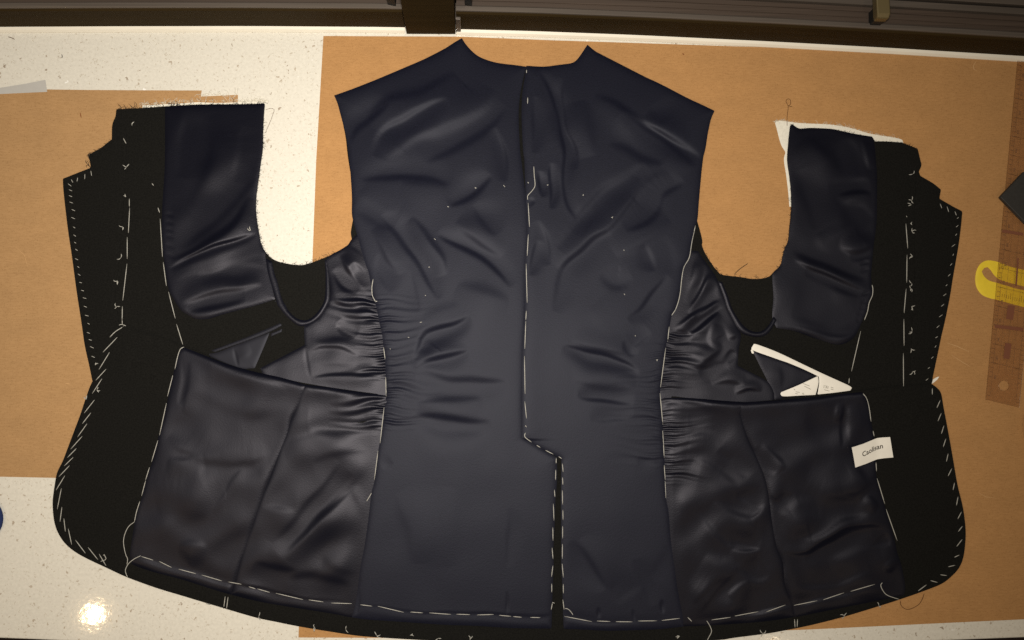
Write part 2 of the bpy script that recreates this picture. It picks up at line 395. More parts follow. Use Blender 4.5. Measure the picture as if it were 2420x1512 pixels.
for x0, x1 in ((-280, 957), (1079, 2690)):
    sweep('sealant_bead', x0, x1, [(-6.5, 0), (-6.3, 1.5), (-4, 4.5), (-0.4, 5.0), (-0.4, 0)], M['bead'])
    sweep('front_face', x0, x1, [(0, 0.3), (-0.5, 60), (1, 63), (3, 63), (3, 0.3)], M['bronze'])
    sweep('front_lip', x0, x1, [(1.5, 50.2), (1.8, 52.2), (3.0, 53), (7, 53), (8.3, 52), (8.4, 46), (1.5, 46)], M['bronze_light'], 13.0)
    sweep('track_floor', x0, x1, [(8.6, 42), (8.6, 48.0), (14, 48.0), (14.4, 47.0), (15.2, 47.0), (15.6, 48), (21, 48), (21.4, 46.6), (22.4, 46.6), (22.8, 48), (28, 48), (28, 42)], M['track'], 13.0)
    sweep('track_rail', x0, x1, [(28.2, 42), (28.2, 55), (29, 56), (35, 56), (35.6, 54.5), (35.6, 42)], M['bronze_light'], 13.0)
    sweep('track_rail', x0, x1, [(38.0, 42), (38.0, 58.5), (38.8, 59.2), (46, 59.2), (46.6, 58), (46.6, 42)], M['bronze_light'], 13.0)
    sweep('sash', x0, x1, [(52, 38), (52, 130), (80, 130), (80, 38)], M['bronze'], 13.0)
sweep('back_track', -280, 2690, [(30, 0), (30, 54), (60, 54), (60, 0)], M['gasket'])
# upright between the two openings
def boxw(name, corners_bottom, z0, z1, m, parent, bev=0.0008):
    V = [Vector((c.x, c.y, z0)) for c in corners_bottom] + [Vector((c.x, c.y, z1)) for c in corners_bottom]
    F = [(0, 3, 2, 1), (4, 5, 6, 7), (0, 1, 5, 4), (1, 2, 6, 5), (2, 3, 7, 6), (3, 0, 4, 7)]
    o = mesh(name, V, F, m, parent, smooth=False)
    md = o.modifiers.new('bevel', 'BEVEL'); md.width = bev; md.segments = 2
    return o
a, b = P(960.5, 81, 0), P(1076, 81.5, 0); nb = Vector((0, 0.08, 0))
boxw('upright', [a, b, b + nb, a + nb], 0.0005, 0.6, M['bronze'], wf)
for xa, xb in ((916, 936), (1098, 1115)):
    a, b = P(xa, 14, 0.062), P(xb, 18, 0.062); boxw('gasket_block', [a, b, b + Vector((0, 0.03, 0)), a + Vector((0, 0.03, 0))], 0.0615, 0.10, M['gasket'], wf)
a, b = P(1077, 78, 0), P(1089, 78.5, 0)
boxw('corner_cover', [a, b, b + Vector((0, 0.02, 0)), a + Vector((0, 0.02, 0))], 0.0005, 0.05, M['bronze_light'], wf)
a, b = P(2052, 62, 0.062), P(2077, 63, 0.062)
lt = empty('window_latch', P(2064, 60, 0.053)); lt.location = (lt.location.x, lt.location.y, 0.0615); tag(lt, 'small brass coloured latch lever standing in the right window track', 'latch')
boxw('latch_foot', [a, b, b + Vector((0, 0.016, 0)), a + Vector((0, 0.016, 0))], 0.0614, 0.081, M['gasket'], lt, 0.001)
V = []; 
c0 = (a + b) / 2
for (dy, dx, w, zb, zt) in ((-0.001, 0.0, 0.0068, 0.0682, 0.0800), (0.004, 0.0, 0.0078, 0.0684, 0.0830), (0.022, -0.001, 0.0078, 0.0700, 0.0840), (0.050, -0.0025, 0.0070, 0.0720, 0.0840)):
    V += [Vector((c0.x + dx - w, c0.y + dy, zb + 0.013)), Vector((c0.x + dx + w, c0.y + dy, zb + 0.013)), Vector((c0.x + dx + w, c0.y + dy, zt + 0.013)), Vector((c0.x + dx - w, c0.y + dy, zt + 0.013))]
F = [(0, 1, 2, 3), (15, 14, 13, 12)] + [(4 * i + k, 4 * i + 4 + k, 4 * i + 4 + (k + 1) % 4, 4 * i + (k + 1) % 4) for i in range(3) for k in range(4)]
o = mesh('latch_lever', V, F, M['latch'], lt, smooth=False); md = o.modifiers.new('bevel', 'BEVEL'); md.width = 0.0015; md.segments = 3

# ------------------------------------------------------------------ paper sheets
def paper(name, pts, z, m, label):
    o = prism(name, pts, z - 0.00022, z, m, sm=False); tag(o, label, 'paper'); return o
rp = [(764, 85), (1085, 86.5), (1300, 95), (1500, 101.5), (1814, 112), (2050, 123), (2300, 136), (2419, 142.5), (2520, 148), (2560, 1456), (2419, 1463), (2164, 1475), (1914, 1487), (1500, 1502), (1100, 1508), (705, 1506), (738, 619), (747, 378)]
paper('kraft_paper', rp, 0.00030, M['kraft'], 'large brown kraft paper sheet under the right side of the jacket')
lp = [(-200, 223), (0, 215.5), (112, 211.3), (200, 212.5), (330, 213.3), (476.3, 213.8), (474.5, 228), (562, 224), (562, 1131), (131, 1129), (-200, 1122)]
paper('kraft_paper', lp, 0.00034, M['kraft_pale'], 'smaller brown kraft paper sheet under the left lapel of the jacket')
M['scuff_pale'] = mat('paper_scuff', (0.56, 0.34, 0.16), 0.8, 0.2); M['fleck'] = mat('paper_fleck', (0.22, 0.085, 0.03), 0.8, 0.2)
papers = [q for q in COL.objects if q.name.startswith('kraft_paper')]
for pi, mk, pts, wd_ in ((0, 'scuff_pale', T(3, 2, (1690, 215), (1790, 250), (1900, 300)), 1.6), (0, 'scuff_pale', T(3, 2, (1730, 330), (1840, 400), (1910, 440)), 1.3), (1, 'scuff_pale', T(0, 2, (620, 598), (640, 602), (662, 606)), 2.0),
        (0, 'scuff_pale', T(3, 0, (1965, 580), (1940, 620), (1945, 655), (1970, 665)), 1.8), (1, 'fleck', T(0, 0, (758, 1065), (762, 1090), (768, 1112)), 3.0), (0, 'fleck', T(2, 0, (1610, 505), (1620, 512), (1626, 518)), 3.5), (0, 'scuff_pale', T(3, 3, (1990, 120), (2060, 160), (2150, 170)), 1.2), (1, 'scuff_pale', T(0, 1, (150, 820), (230, 900), (260, 1000)), 1.0)):
    zz = 0.00040; V = []; F = []
    for q in range(len(pts)):
        a_, b_ = np.array(pts[max(0, q - 1)]), np.array(pts[min(len(pts) - 1, q + 1)]); d_ = (b_ - a_) / np.linalg.norm(b_ - a_); n_ = np.array((-d_[1], d_[0])) * wd_ / 2 * (0.4 if q in (0, len(pts) - 1) else 1)
        V += [P(*(np.array(pts[q]) + n_), zz), P(*(np.array(pts[q]) - n_), zz)]
        if q: F.append((2 * q - 2, 2 * q - 1, 2 * q + 1, 2 * q))
    mesh('scuff_mark', V, F, M[mk], papers[pi], smooth=False)
o = prism('tape_strip', [(-40, 216), (0, 207.5), (62, 197.5), (107, 188.5), (111.5, 217), (-40, 224)], 0.00036, 0.00048, M['scrap'], sm=False); tag(o, 'short strip of pale grey tape on the top edge of the left paper', 'tape')

# ------------------------------------------------------------------ the jacket
jk = empty('jacket', P(1240, 800)); jk.location.z = 0
tag(jk, 'unfinished black jacket laid open inside out showing navy satin lining and white basting', 'jacket')

# outline of the two fronts
L_top = T(0, 0, (1098, 1033), (1340, 1020), (1560, 1005), (1860, 988), (2250, 984)) + T(1, 0, (85, 977))
L_arm = T(1, 0, (75, 1100), (68, 1250), (65, 1400), (50, 1512)) + T(1, 1, (25, 180), (5, 330), (0, 450), (10, 570), (30, 690), (50, 790), (90, 870), (150, 930), (230, 965), (330, 985), (430, 993), (520, 970), (620, 935), (700, 900), (800, 850), (870, 800), (905, 750), (895, 690), (905, 620), (925, 520))
L_edge = T(0, 0, (1090, 1100), (1060, 1180), (1055, 1320), (950, 1400), (860, 1450), (835, 1470), (845, 1512)) + T(0, 1, (858, 72), (640, 158), (593, 178), (600, 300), (640, 650), (680, 920), (720, 1220), (765, 1512)) + T(0, 2, (800, 240), (840, 420), (872, 575))
front_L = L_top + L_arm + [(960, 520), (960, 1000), (600, 920), (420, 860), (290, 800), (250, 900)] + L_edge[::-1]
R_edge = T(3, 2, (1545, 605), (1560, 530), (1600, 340), (1640, 150), (1675, 0)) + T(3, 1, (1720, 1290), (1750, 1100), (1780, 930), (1805, 780), (1825, 620), (1837, 485), (1750, 440), (1620, 365), (1635, 280), (1560, 220), (1440, 150), (1425, 110), (1450, 50), (1440, 0)) + T(3, 0, (1415, 1405), (1300, 1360), (1250, 1345), (1100, 1335), (1010, 1335), (985, 1290), (850, 1270), (700, 1238), (600, 1218), (400, 1208), (300, 1215), (230, 1175), (208, 1190), (200, 1250), (190, 1350), (180, 1512))
R_arm = T(3, 1, (200, 150), (215, 300), (218, 450), (210, 560), (200, 650), (190, 760), (160, 830), (140, 900), (120, 990), (60, 1050), (0, 1105)) + T(2, 1, (2290, 1125), (2150, 1105), (1990, 1085), (1940, 1050), (1880, 970), (1820, 870), (1795, 800), (1800, 770), (1780, 680), (1745, 560))
front_R = R_edge + R_arm + [(1520, 520), (1520, 1000), (1800, 1000), (2050, 960), (2180, 940)]

def flat(z, edge=5.0, lift=0.5, n=0.12, wl=140, extra=None):
    def h(X, Y, D):
        r = z - lift + lift * (1 - np.exp(-D / edge)) + n * wav(X, Y, wl)
        if extra: r = r + strokes(X, Y, extra)
        return r
    return h
roll_L = T(0, 0, (1190, 1150)) + T(0, 1, (1165, 200), (1150, 500), (1110, 900), (1060, 1300)) + T(0, 2, (1100, 60))
roll_R = T(3, 1, (1400, 100), (1385, 600), (1385, 1100), (1360, 1512)) + T(3, 2, (1340, 600))
# white canvas peeping out under the cut edges
grid_panel('canvas', T(0, 0, (1345, 996), (1560, 984), (1700, 978), (1860, 966), (2040, 972), (2230, 968), (2419, 964)) + T(1, 0, (88, 970)) + [(624, 300), (340, 300)], 0.7, flat(0.85, 3, 0.2, 0.08, 60), M['canvas'], jk, 3.5, 0.4)
grid_panel('canvas', T(3, 0, (65, 1160), (110, 1140), (300, 1163), (600, 1178), (800, 1215), (960, 1262), (1240, 1310), (1278, 1345), (1270, 1440), (400, 1500)) + T(3, 1, (260, 300), (222, 440), (203, 452), (190, 300), (172, 150), (150, 0)) + T(3, 0, (165, 1440), (120, 1360), (85, 1230)), 0.7, flat(0.85, 3, 0.2, 0.15, 50), M['canvas'], jk, 3.5, 0.4)
grid_panel('front', front_L, 1.6, flat(1.9, 5, 0.5, 0.12, 160), M['wool'], jk, 4.0)
grid_panel('front', front_R, 1.6, flat(1.9, 5, 0.5, 0.12, 160), M['wool'], jk, 4.0)
lap_L = T(0, 0, (1195, 1250), (1060, 1316), (952, 1398), (862, 1448), (838, 1468), (848, 1512)) + T(0, 1, (861, 74), (642, 160), (596, 181), (603, 300), (643, 650), (683, 920), (723, 1220), (768, 1512)) + T(0, 2, (803, 240), (843, 420), (875, 572), (960, 480), (1120, 90)) + T(0, 1, (1085, 1300), (1130, 900), (1160, 500), (1180, 200))
lap_R = T(3, 2, (1543, 600), (1557, 530), (1597, 340), (1637, 150), (1672, 0)) + T(3, 1, (1717, 1290), (1747, 1100), (1777, 930), (1802, 780), (1822, 620), (1834, 487), (1749, 444), (1618, 368), (1560, 223), (1440, 154), (1400, 160), (1385, 600), (1388, 1100), (1365, 1512)) + T(3, 2, (1340, 606))
def lapel_h(fold):
    fl = np.array(fold)
    def h(X, Y, D): return 2.35 + 0.7 * (1 - np.exp(-D / 6)) + 0.15 * wav(X, Y, 120)
    return h
grid_panel('lapel', lap_L, 2.4, lapel_h(roll_L), M['wool'], jk, 4.0)
grid_panel('lapel', lap_R, 2.4, lapel_h(roll_R), M['wool'], jk, 4.0)

# chest linings
chest_L = T(0, 0, (1558, 1010), (1860, 990), (2250, 986)) + T(1, 0, (82, 979), (72, 1100), (65, 1250), (62, 1400), (48, 1512)) + T(1, 1, (22, 180), (2, 330), (-3, 450), (7, 570), (27, 690), (47, 790), (85, 870), (90, 930), (112, 1060), (150, 1200), (180, 1315), (0, 1375)) + T(0, 1, (2250, 1420), (2100, 1460), (1960, 1502), (1850, 1500), (1770, 1460), (1710, 1420), (1650, 1330), (1600, 1240), (1570, 1100), (1545, 900), (1532, 700), (1530, 500), (1545, 250), (1558, 0))
chL = [
 ([(450, 255), (446, 320), (440, 380), (432, 420)], 20, -1.8), ([(505, 270), (520, 340), (500, 430), (450, 500)], 26, 1.8),
 ([(580, 300), (575, 370), (560, 430)], 16, -1.0),
 ([(415, 585), (475, 530), (562, 445), (606, 412)], 20, -2.6), ([(590, 470), (560, 535), (480, 592), (405, 620)], 12, 3.2),
 ([(398, 634), (462, 603), (525, 580), (608, 551)], 5, -2.4), ([(404, 655), (470, 632), (540, 612), (625, 590)], 14, 0.6),
 ([(425, 712), (475, 692), (560, 674), (620, 668)], 12, 2.6), ([(440, 734), (500, 716), (580, 700)], 12, -2.0), ([(470, 655), (560, 640), (630, 640)], 14, -1.6),
 ([(420, 725), (460, 745), (540, 735), (620, 712)], 8, 1.2)]
for yy in (505, 524, 541, 556, 578, 600): chL.append(([(389, yy), (402, yy + 3), (412, yy + 10)], 4.5, -0.3))
chest_R = T(3, 0, (208, 1192), (230, 1178), (300, 1217), (400, 1210), (600, 1220), (700, 1240), (850, 1272), (985, 1292), (1008, 1380), (1020, 1512)) + T(3, 1, (1030, 150), (1030, 400), (1025, 600), (1000, 800), (985, 960), (975, 1080), (980, 1180), (985, 1270), (950, 1350), (930, 1430), (895, 1512)) + T(3, 2, (830, 140), (760, 205), (680, 232), (600, 222), (450, 175), (250, 105), (80, 75)) + T(2, 1, (2460, 1480), (2470, 1300), (2460, 1100)) + T(3, 1, (60, 1052), (118, 992), (140, 900), (160, 830), (192, 760), (203, 650), (212, 560), (221, 450), (218, 300), (203, 150), (184, 20)) + T(3, 0, (192, 1350), (202, 1250))
chR = [
 ([(1977, 466), (2015, 462), (2058, 464)], 10, 2.2), ([(1960, 435), (2000, 440), (2055, 432)], 16, -1.8), ([(1985, 488), (2030, 500), (2062, 520)], 14, -1.6),
 ([(1985, 580), (2030, 586), (2066, 566)], 12, 2.4), ([(2010, 612), (2045, 604), (2066, 592)], 9, -1.6), ([(1935, 545), (1952, 575), (1975, 598)], 18, 1.2),
 ([(1872, 590), (1940, 613), (2010, 640), (2050, 655)], 15, -2.6), ([(1875, 612), (1939, 638), (1994, 660), (2050, 684)], 8, 2.8), ([(1900, 640), (1960, 664), (2040, 698)], 12, -1.8),
 ([(1900, 330), (1930, 370), (1990, 420)], 22, 1.6), ([(1890, 400), (1920, 470), (1930, 540)], 20, -1.4), ([(1990, 330), (2010, 360), (2030, 420)], 16, -1.4), ([(2040, 330), (2050, 370), (2056, 400)], 8, 1.8),
 ([(1850, 770), (1930, 795), (2000, 800), (2035, 780)], 10, 1.4), ([(1870, 740), (1960, 760), (2020, 750)], 20, -1.2)]
for yy in (620, 636, 690, 712, 728, 742, 756): chR.append(([(2058 - max(0, yy - 700) * 0.3, yy), (2045 - max(0, yy - 700) * 0.3, yy + 2), (2034, yy + 8)], 4, -0.9))
def lining(z, st, n=0.25, wl=110, lift=0.45, edge=3.0, g=None):
    def h(X, Y, D):
        b = soft_floor(n * wav(X, Y, wl) + 2.6 * n * (wav(X + 900, Y * 1.1, wl * 1.6) + 0.15) + 1.1 * strokes(X, Y, st), -0.6) * (1 - np.exp(-D / 10))
        if g: b = b * (0.15 + 0.85 * seam_fade(X, Y)) + g(X, Y)
        return z - lift + lift * (1 - np.exp(-D / edge)) + b
    return h
grid_panel('chest_lining', chest_L, 3.2, lining(3.4, chL, 0.35), M['satin'], jk)
grid_panel('chest_lining', chest_R, 3.2, lining(3.4, chR, 0.45), M['satin'], jk)

# pieces of the left pocket
pk = Q(1, (500, 815), (650, 790), (870, 705), (1430, 498), (1330, 740), (1205, 1030), (900, 1040), (600, 900))
grid_panel('pocket_facing', pk, 2.6, lining(2.9, [(Q(1, (870, 705), (960, 990)), 3, -0.8), (Q(1, (950, 850), (1150, 750)), 10, 0.7)], 0.15, 60, 0.4, 3), M['pocket'], jk, 2.5, 0.5)
grid_panel('pocket_welt', Q(1, (540, 765), (880, 640), (1150, 535), (1400, 430), (1590, 350), (1615, 385), (1440, 478), (1150, 595), (880, 690), (600, 790)), 2.9, lining(3.3, [], 0.1, 60, 0.8, 3), M['pocket'], jk, 2.5, 0.5)
grid_panel('pocket_welt', Q(1, (1448, 505), (1620, 438), (1605, 482), (1450, 552)), 2.9, lining(3.1, [], 0.1, 60, 0.8, 3), M['pocket'], jk, 2.5, 0.5)
# right pocket
grid_panel('pocket_facing', Q(2, (415, 462), (650, 545), (960, 655), (1400, 850), (1150, 980), (900, 1090), (860, 1200), (760, 1220), (650, 940), (520, 680)), 2.6, lining(2.9, [(Q(2, (800, 700), (820, 1050)), 9, 0.7)], 0.15, 60, 0.4, 3), M['satin'], jk, 2.5, 0.5)

# upper side linings beside the armholes
side_L = [(831, 565), (822, 578), (804, 590), (780, 603), (769, 613)] + T(1, 1, (690, 1100), (700, 1250), (690, 1330), (640, 1420), (590, 1490)) + [(745, 754), (718, 772), (720, 815), (668, 842), (615, 870), (625, 895), (730, 935), (925, 975), (925, 560), (860, 540)]
slL = [([(825, 583), (848, 610), (868, 640)], 9, 2.4), ([(832, 623), (850, 645), (872, 672)], 8, -3.0), ([(806, 603), (840, 655), (870, 690)], 9, 2.6), ([(785, 640), (815, 670), (845, 690)], 9, -2.4), ([(772, 655), (800, 700), (850, 725)], 11, 1.8),
 ([(795, 768), (815, 780), (840, 796)], 10, -2.2), ([(728, 826), (760, 812), (805, 815), (848, 838)], 8, 1.6), ([(735, 850), (790, 850), (845, 860)], 14, 0.8), ([(740, 800), (790, 792), (830, 802)], 12, -1.0),
 ([(721, 815), (724, 850), (731, 890)], 4, -0.5), ([(735, 895), (790, 892), (850, 893), (905, 893)], 7, 1.6)]
side_R = Q(8, (1040, 10), (1110, 20), (1180, 130), (1300, 290), (1390, 430), (1480, 680), (1560, 900), (1650, 1080), (1750, 1260), (1740, 1400), (1720, 1512)) + Q(2, (190, 690), (400, 800), (640, 930), (740, 1100), (740, 1260), (200, 1300)) + [(1555, 975), (1555, 760), (1590, 680), (1620, 590)]
slR = [([(1652, 600), (1640, 650), (1618, 714)], 9, 2.4), ([(1668, 628), (1650, 680), (1632, 718)], 7, -1.6), ([(1684, 645), (1655, 695), (1628, 740)], 8, 2.4), ([(1694, 668), (1668, 715), (1640, 748)], 10, -2.6),
 ([(1706, 706), (1664, 732), (1617, 766), (1590, 780)], 8, 3.0), ([(1704, 722), (1650, 767), (1612, 788)], 8, -3.0), ([(1700, 740), (1665, 768), (1628, 796)], 8, 2.2), ([(1586, 792), (1605, 791), (1630, 794)], 7, -2.0),
 ([(1690, 765), (1680, 800), (1700, 820)], 9, 1.6), ([(1722, 830), (1735, 842), (1742, 850)], 8, -2.0), ([(1640, 868), (1670, 845), (1705, 815)], 10, 2.0), ([(1650, 880), (1690, 870), (1720, 860)], 9, -1.6), ([(1680, 905), (1720, 893), (1760, 905)], 8, 1.6), ([(1735, 925), (1765, 915), (1800, 922)], 6, 2.2), ([(1720, 800), (1738, 790), (1748, 800)], 8, 1.6)]
def gather(seam, y0, y1, side, amp, seed, reach=58):
    """cloth drawn up along a seam: fine creases at the stitching that merge into fewer, longer ones"""
    rg = random.Random(seed); a = np.array(seam)
    f1 = [(rg.uniform(0.75, 1.35) / 11.5, rg.uniform(0, 6.28), rg.uniform(0.6, 1)) for _ in range(6)]
    f2 = [(rg.uniform(0.7, 1.4) / 26.0, rg.uniform(0, 6.28), rg.uniform(0.6, 1)) for _ in range(5)]
    k3 = [rg.uniform(0, 6.28) for _ in range(4)]
    def n1(v, fs): return sum(w * np.sin(6.2832 * f * v + p) for f, p, w in fs) / 2.2
    def g(X, Y):
        dx = (X - np.interp(Y, a[:, 1], a[:, 0])) * side
        env = _sst((Y - y0) / 34) * _sst((y1 - Y) / 34); k = (env > 0) & (dx > -4) & (dx < reach * 2.2); z = np.zeros(X.shape)
        if not k.any(): return z
        d, y, e = np.maximum(dx[k], 0), Y[k], env[k]
        bend = 0.10 * d * np.sin(y / 47 + k3[0]) + 3.0 * np.sin(d / 21 + y / 31 + k3[1]) * np.minimum(1, d / 25)
        lenf = reach * (0.62 + 0.38 * np.sin(y / 9.5 + k3[2]) * np.sin(y / 23 + k3[3]))
        z[k] = amp * e * (n1(y + bend, f1) * np.exp(-(d / lenf) ** 2) + 0.9 * n1(y + bend * 1.3, f2) * np.exp(-(d / (1.25 * reach)) ** 2) * np.minimum(1, d / 18))
        return z
    return g
seamL = T(1, 1, (905, 510), (930, 620), (965, 740), (1000, 870), (1040, 1000), (1060, 1050), (1080, 1150), (1090, 1230), (1120, 1340), (1140, 1400), (1160, 1512)) + T(1, 2, (1190, 140), (1205, 260), (1220, 400), (1225, 560), (1230, 700), (1215, 800), (1200, 900), (1180, 1090), (1150, 1260), (1120, 1512)) + T(1, 3, (1090, 120), (1075, 250), (1050, 450), (1020, 650), (985, 830), (960, 1040), (935, 1180), (905, 1300))
seamR = T(2, 1, (1755, 550), (1735, 620), (1700, 760), (1670, 920), (1620, 1020), (1605, 1130), (1580, 1290), (1540, 1420), (1510, 1470)) + T(2, 2, (1480, 130), (1455, 250), (1435, 400), (1415, 560), (1405, 640), (1400, 700), (1410, 820), (1425, 980), (1425, 1100), (1440, 1300), (1445, 1512)) + T(2, 3, (1455, 170), (1480, 300), (1500, 560), (1530, 780), (1560, 1000), (1590, 1170), (1615, 1300), (1620, 1385))
SL, SR = np.array(seamL), np.array(seamR)
def seam_x(s):
    a = np.array(s); return lambda y: float(np.interp(y, a[:, 1], a[:, 0]))
sxL, sxR = seam_x(seamL), seam_x(seamR)
puckL_side = gather(seamL, 680, 905, -1, 0.62, 3)
puckR_side = gather(seamR, 775, 935, 1, 0.60, 5)
grid_panel('side_lining', side_L, 3.2, lining(3.5, slL, 0.3, 90, g=puckL_side), M['satin'], jk, 2.6)
grid_panel('side_lining', side_R, 3.2, lining(3.5, slR, 0.3, 80, g=puckR_side), M['satin'], jk, 2.6)
# bindings round the underarm openings
in_L = T(1, 1, (150, 958), (170, 1060), (200, 1150), (240, 1300), (300, 1420)) + Q(1, (1640, 0), (1700, 140), (1800, 250), (1900, 300), (2000, 300), (2100, 240), (2200, 120)) + T(1, 1, (650, 1300), (657, 1100), (648, 945))
out_L = T(1, 1, (90, 928), (110, 1060), (150, 1200), (200, 1360)) + Q(1, (1500, 0), (1600, 150), (1720, 280), (1850, 380), (1950, 392), (2080, 350), (2200, 250), (2290, 100)) + T(1, 1, (695, 1300), (690, 1100), (668, 938))
grid_panel('armhole_binding', out_L + in_L[::-1], 4.0, lining(4.4, [], 0.12, 60, 1.0, 3), M['satin'], jk, 2.2, 0.6)
in_R = Q(8, (1470, 480), (1560, 700), (1620, 880), (1700, 1020), (1800, 1150), (1900, 1220), (2000, 1240), (2100, 1210), (2200, 1100), (2250, 1000))
out_R = Q(8, (1410, 470), (1490, 690), (1550, 880), (1630, 1040), (1710, 1190), (1800, 1270), (1950, 1310), (2100, 1300), (2200, 1220), (2295, 1060))
grid_panel('armhole_binding', out_R + in_R[::-1], 4.0, lining(4.4, [], 0.12, 60, 1.0, 3), M['satin'], jk, 2.2, 0.6)

# lower half of the jacket, folded over at the waist
foldL = np.array([(218, 900), (254, 836), (290, 771), (360, 790), (430, 815), (540, 860), (605, 878), (720, 905), (850, 925), (925, 936)], float)
foldR = np.array([(1540, 940), (1625, 940), (1700, 946), (1760, 950), (1814, 946), (1930, 936), (2037, 922), (2100, 913), (2200, 906)], float)
def crest(X, Y):
    z = np.zeros(X.shape)
    dL = dist_line(X, Y, foldL[2:])[0]; aL = 6.6 * np.interp(X, [200, 290, 430, 500, 800, 880, 905], [0.0, 0.35, 0.75, 1.0, 0.95, 0.55, 0.2])
    dR = dist_line(X, Y, foldR)[0]; aR = 6.4 * np.interp(X, [1570, 1610, 1680, 1800, 2000, 2120, 2215], [0.2, 0.55, 0.95, 1.0, 0.95, 0.6, 0.3])
    z += np.where(X < 1240, aL * np.exp(-dL / 66) * (0.45 + 0.55 * (1 - np.exp(-dL / 7))), aR * np.exp(-dR / 52) * (0.45 + 0.55 * (1 - np.exp(-dR / 7))))
    return z
outl = T(0, 2, (872, 575), (820, 700), (760, 880), (700, 1040), (640, 1200), (590, 1330), (540, 1430), (520, 1512)) + T(0, 3, (495, 180), (497, 300), (515, 420), (555, 520), (620, 610), (720, 690), (850, 760), (1000, 830), (1160, 905), (1300, 960), (1500, 1030), (1700, 1090), (1900, 1150), (2150, 1225)) + T(1, 3, (0, 1303), (200, 1345), (400, 1385), (700, 1435), (1000, 1478), (1400, 1505), (1800, 1525)) + [(1210, 1519), (1400, 1522), (1560, 1520)] + T(2, 3, (1940, 1515), (2100, 1493)) + T(3, 3, (0, 1452), (200, 1416), (400, 1375), (700, 1300), (1000, 1210), (1250, 1130), (1450, 1060), (1640, 985), (1740, 910), (1810, 830), (1850, 730), (1868, 600), (1872, 480), (1860, 350), (1840, 230), (1810, 110), (1785, -5)) + T(3, 2, (1750, 1300), (1720, 1130), (1690, 970), (1660, 820), (1635, 690), (1590, 635), (1545, 602))
skirt = outl + [tuple(p) for p in foldR[::-1][1:]] + [(1240, 990)] + [tuple(p) for p in foldL[::-1][:-1]]
def skirt_h(X, Y, D): return 2.3 + 0.7 * (1 - np.exp(-D / 5)) + crest(X, Y) + 0.22 * wav(X, Y, 190) - 1.3 * np.clip((X - 905) / 40, 0, 1) * np.clip((1590 - X) / 40, 0, 1) * (Y < 1440)
grid_panel('skirt', skirt, 3.6, skirt_h, M['wool'], jk, 4.0, 3.2)

# linings of the lower half
low_front_L = T(0, 2, (1738, 258), (1680, 340), (1640, 500), (1590, 720), (1540, 950), (1500, 1080), (1440, 1330), (1400, 1440)) + T(0, 3, (1375, 20), (1340, 150), (1320, 220), (1270, 400), (1250, 520), (1230, 650), (1225, 740), (1240, 795), (1300, 822), (1450, 872), (1700, 937), (2000, 1032), (2160, 1080), (2180, 1080))
seam_low_L = T(1, 2, (470, 612), (400, 800), (330, 940), (290, 1080), (240, 1200), (170, 1380)) + T(1, 3, (120, 0), (60, 150), (0, 320)) + T(0, 3, (2350, 530), (2310, 650), (2270, 760), (2240, 880), (2180, 1085))
low_front_L = low_front_L + seam_low_L[::-1] + [(665, 892), (605, 879), (540, 861), (480, 838)]
low_side_L = seam_low_L + T(1, 3, (0, 1145), (250, 1190), (500, 1230), (750, 1270), (905, 1300)) + [(860, 1455), (875, 1350), (905, 1150), (925, 936), (850, 926), (770, 914)]
lfL = [([(505, 1215), (545, 1150), (590, 1090)], 7, 0.6), ([(420, 1300), (450, 1292), (490, 1300)], 16, 1.2), ([(400, 1030), (440, 1055), (500, 1075), (580, 1080), (640, 1060)], 22, 2.2), ([(440, 940), (520, 990), (600, 1010), (690, 990)], 34, -2.4), ([(395, 1090), (430, 1100), (480, 1085)], 16, 1.4), 
 ([(470, 1120), (540, 1100), (620, 1140)], 26, -1.0), ([(370, 1200), (430, 1190), (500, 1210)], 30, 1.2), ([(390, 1250), (470, 1260), (560, 1240)], 30, -0.8),
 ([(432, 850), (437, 900), (425, 960)], 10, -1.0), ([(455, 850), (450, 920), (440, 980)], 10, 0.8), ([(330, 1318), (400, 1330), (480, 1350), (545, 1368)], 9, -1.2), ([(540, 880), (600, 900), (680, 925)], 10, 0.9)]
lsL = [([(730, 1000), (790, 998), (870, 985)], 30, -2.2), ([(670, 1060), (740, 1045), (830, 1035), (890, 1030)], 22, 1.6), ([(660, 1310), (740, 1215), (830, 1120)], 14, -1.5), ([(680, 1320), (755, 1240), (850, 1150)], 12, 1.7), ([(640, 1280), (720, 1180), (800, 1090)], 14, 1.3), ([(615, 1188), (650, 1188), (700, 1200)], 14, -1.2), ([(640, 1290), (700, 1330), (760, 1340)], 26, 1.0), ([(680, 1375), (760, 1380), (830, 1395)], 20, -1.8), ([(830, 1150), (860, 1180), (880, 1230)], 16, 1.0), ([(740, 1100), (800, 1085), (870, 1075)], 16, -0.8), ([(760, 1300), (800, 1330), (860, 1345)], 18, 0.9), ([(600, 1335), (640, 1350), (700, 1352)], 14, -1.2), ([(735, 915), (800, 920), (850, 932)], 8, 1.2)]
puckL_low = gather(seamL, 915, 1032, -1, 0.65, 8)
hem_L = T(0, 3, (1240, 725), (1335, 722), (1622, 827), (2097, 953), (2419, 1030)) + T(1, 3, (445, 1130), (905, 1168))
hem_R = T(2, 3, (1585, 1315), (1885, 1322), (2330, 1243)) + T(3, 3, (165, 1180), (718, 1065), (1010, 985), (1200, 930))
hem_C = T(1, 3, (905, 1168), (1097, 1192), (1395, 1250), (1842, 1265), (2419, 1285)) + T(2, 3, (267, 1300), (495, 1292), (755, 1335), (1137, 1340), (1585, 1310))
def hemfold(line):
    a = np.array(line); b = a + np.array([0, 15.0])
    return [([tuple(p) for p in a], 5, -0.8), ([tuple(p) for p in b], 9, 0.6)]
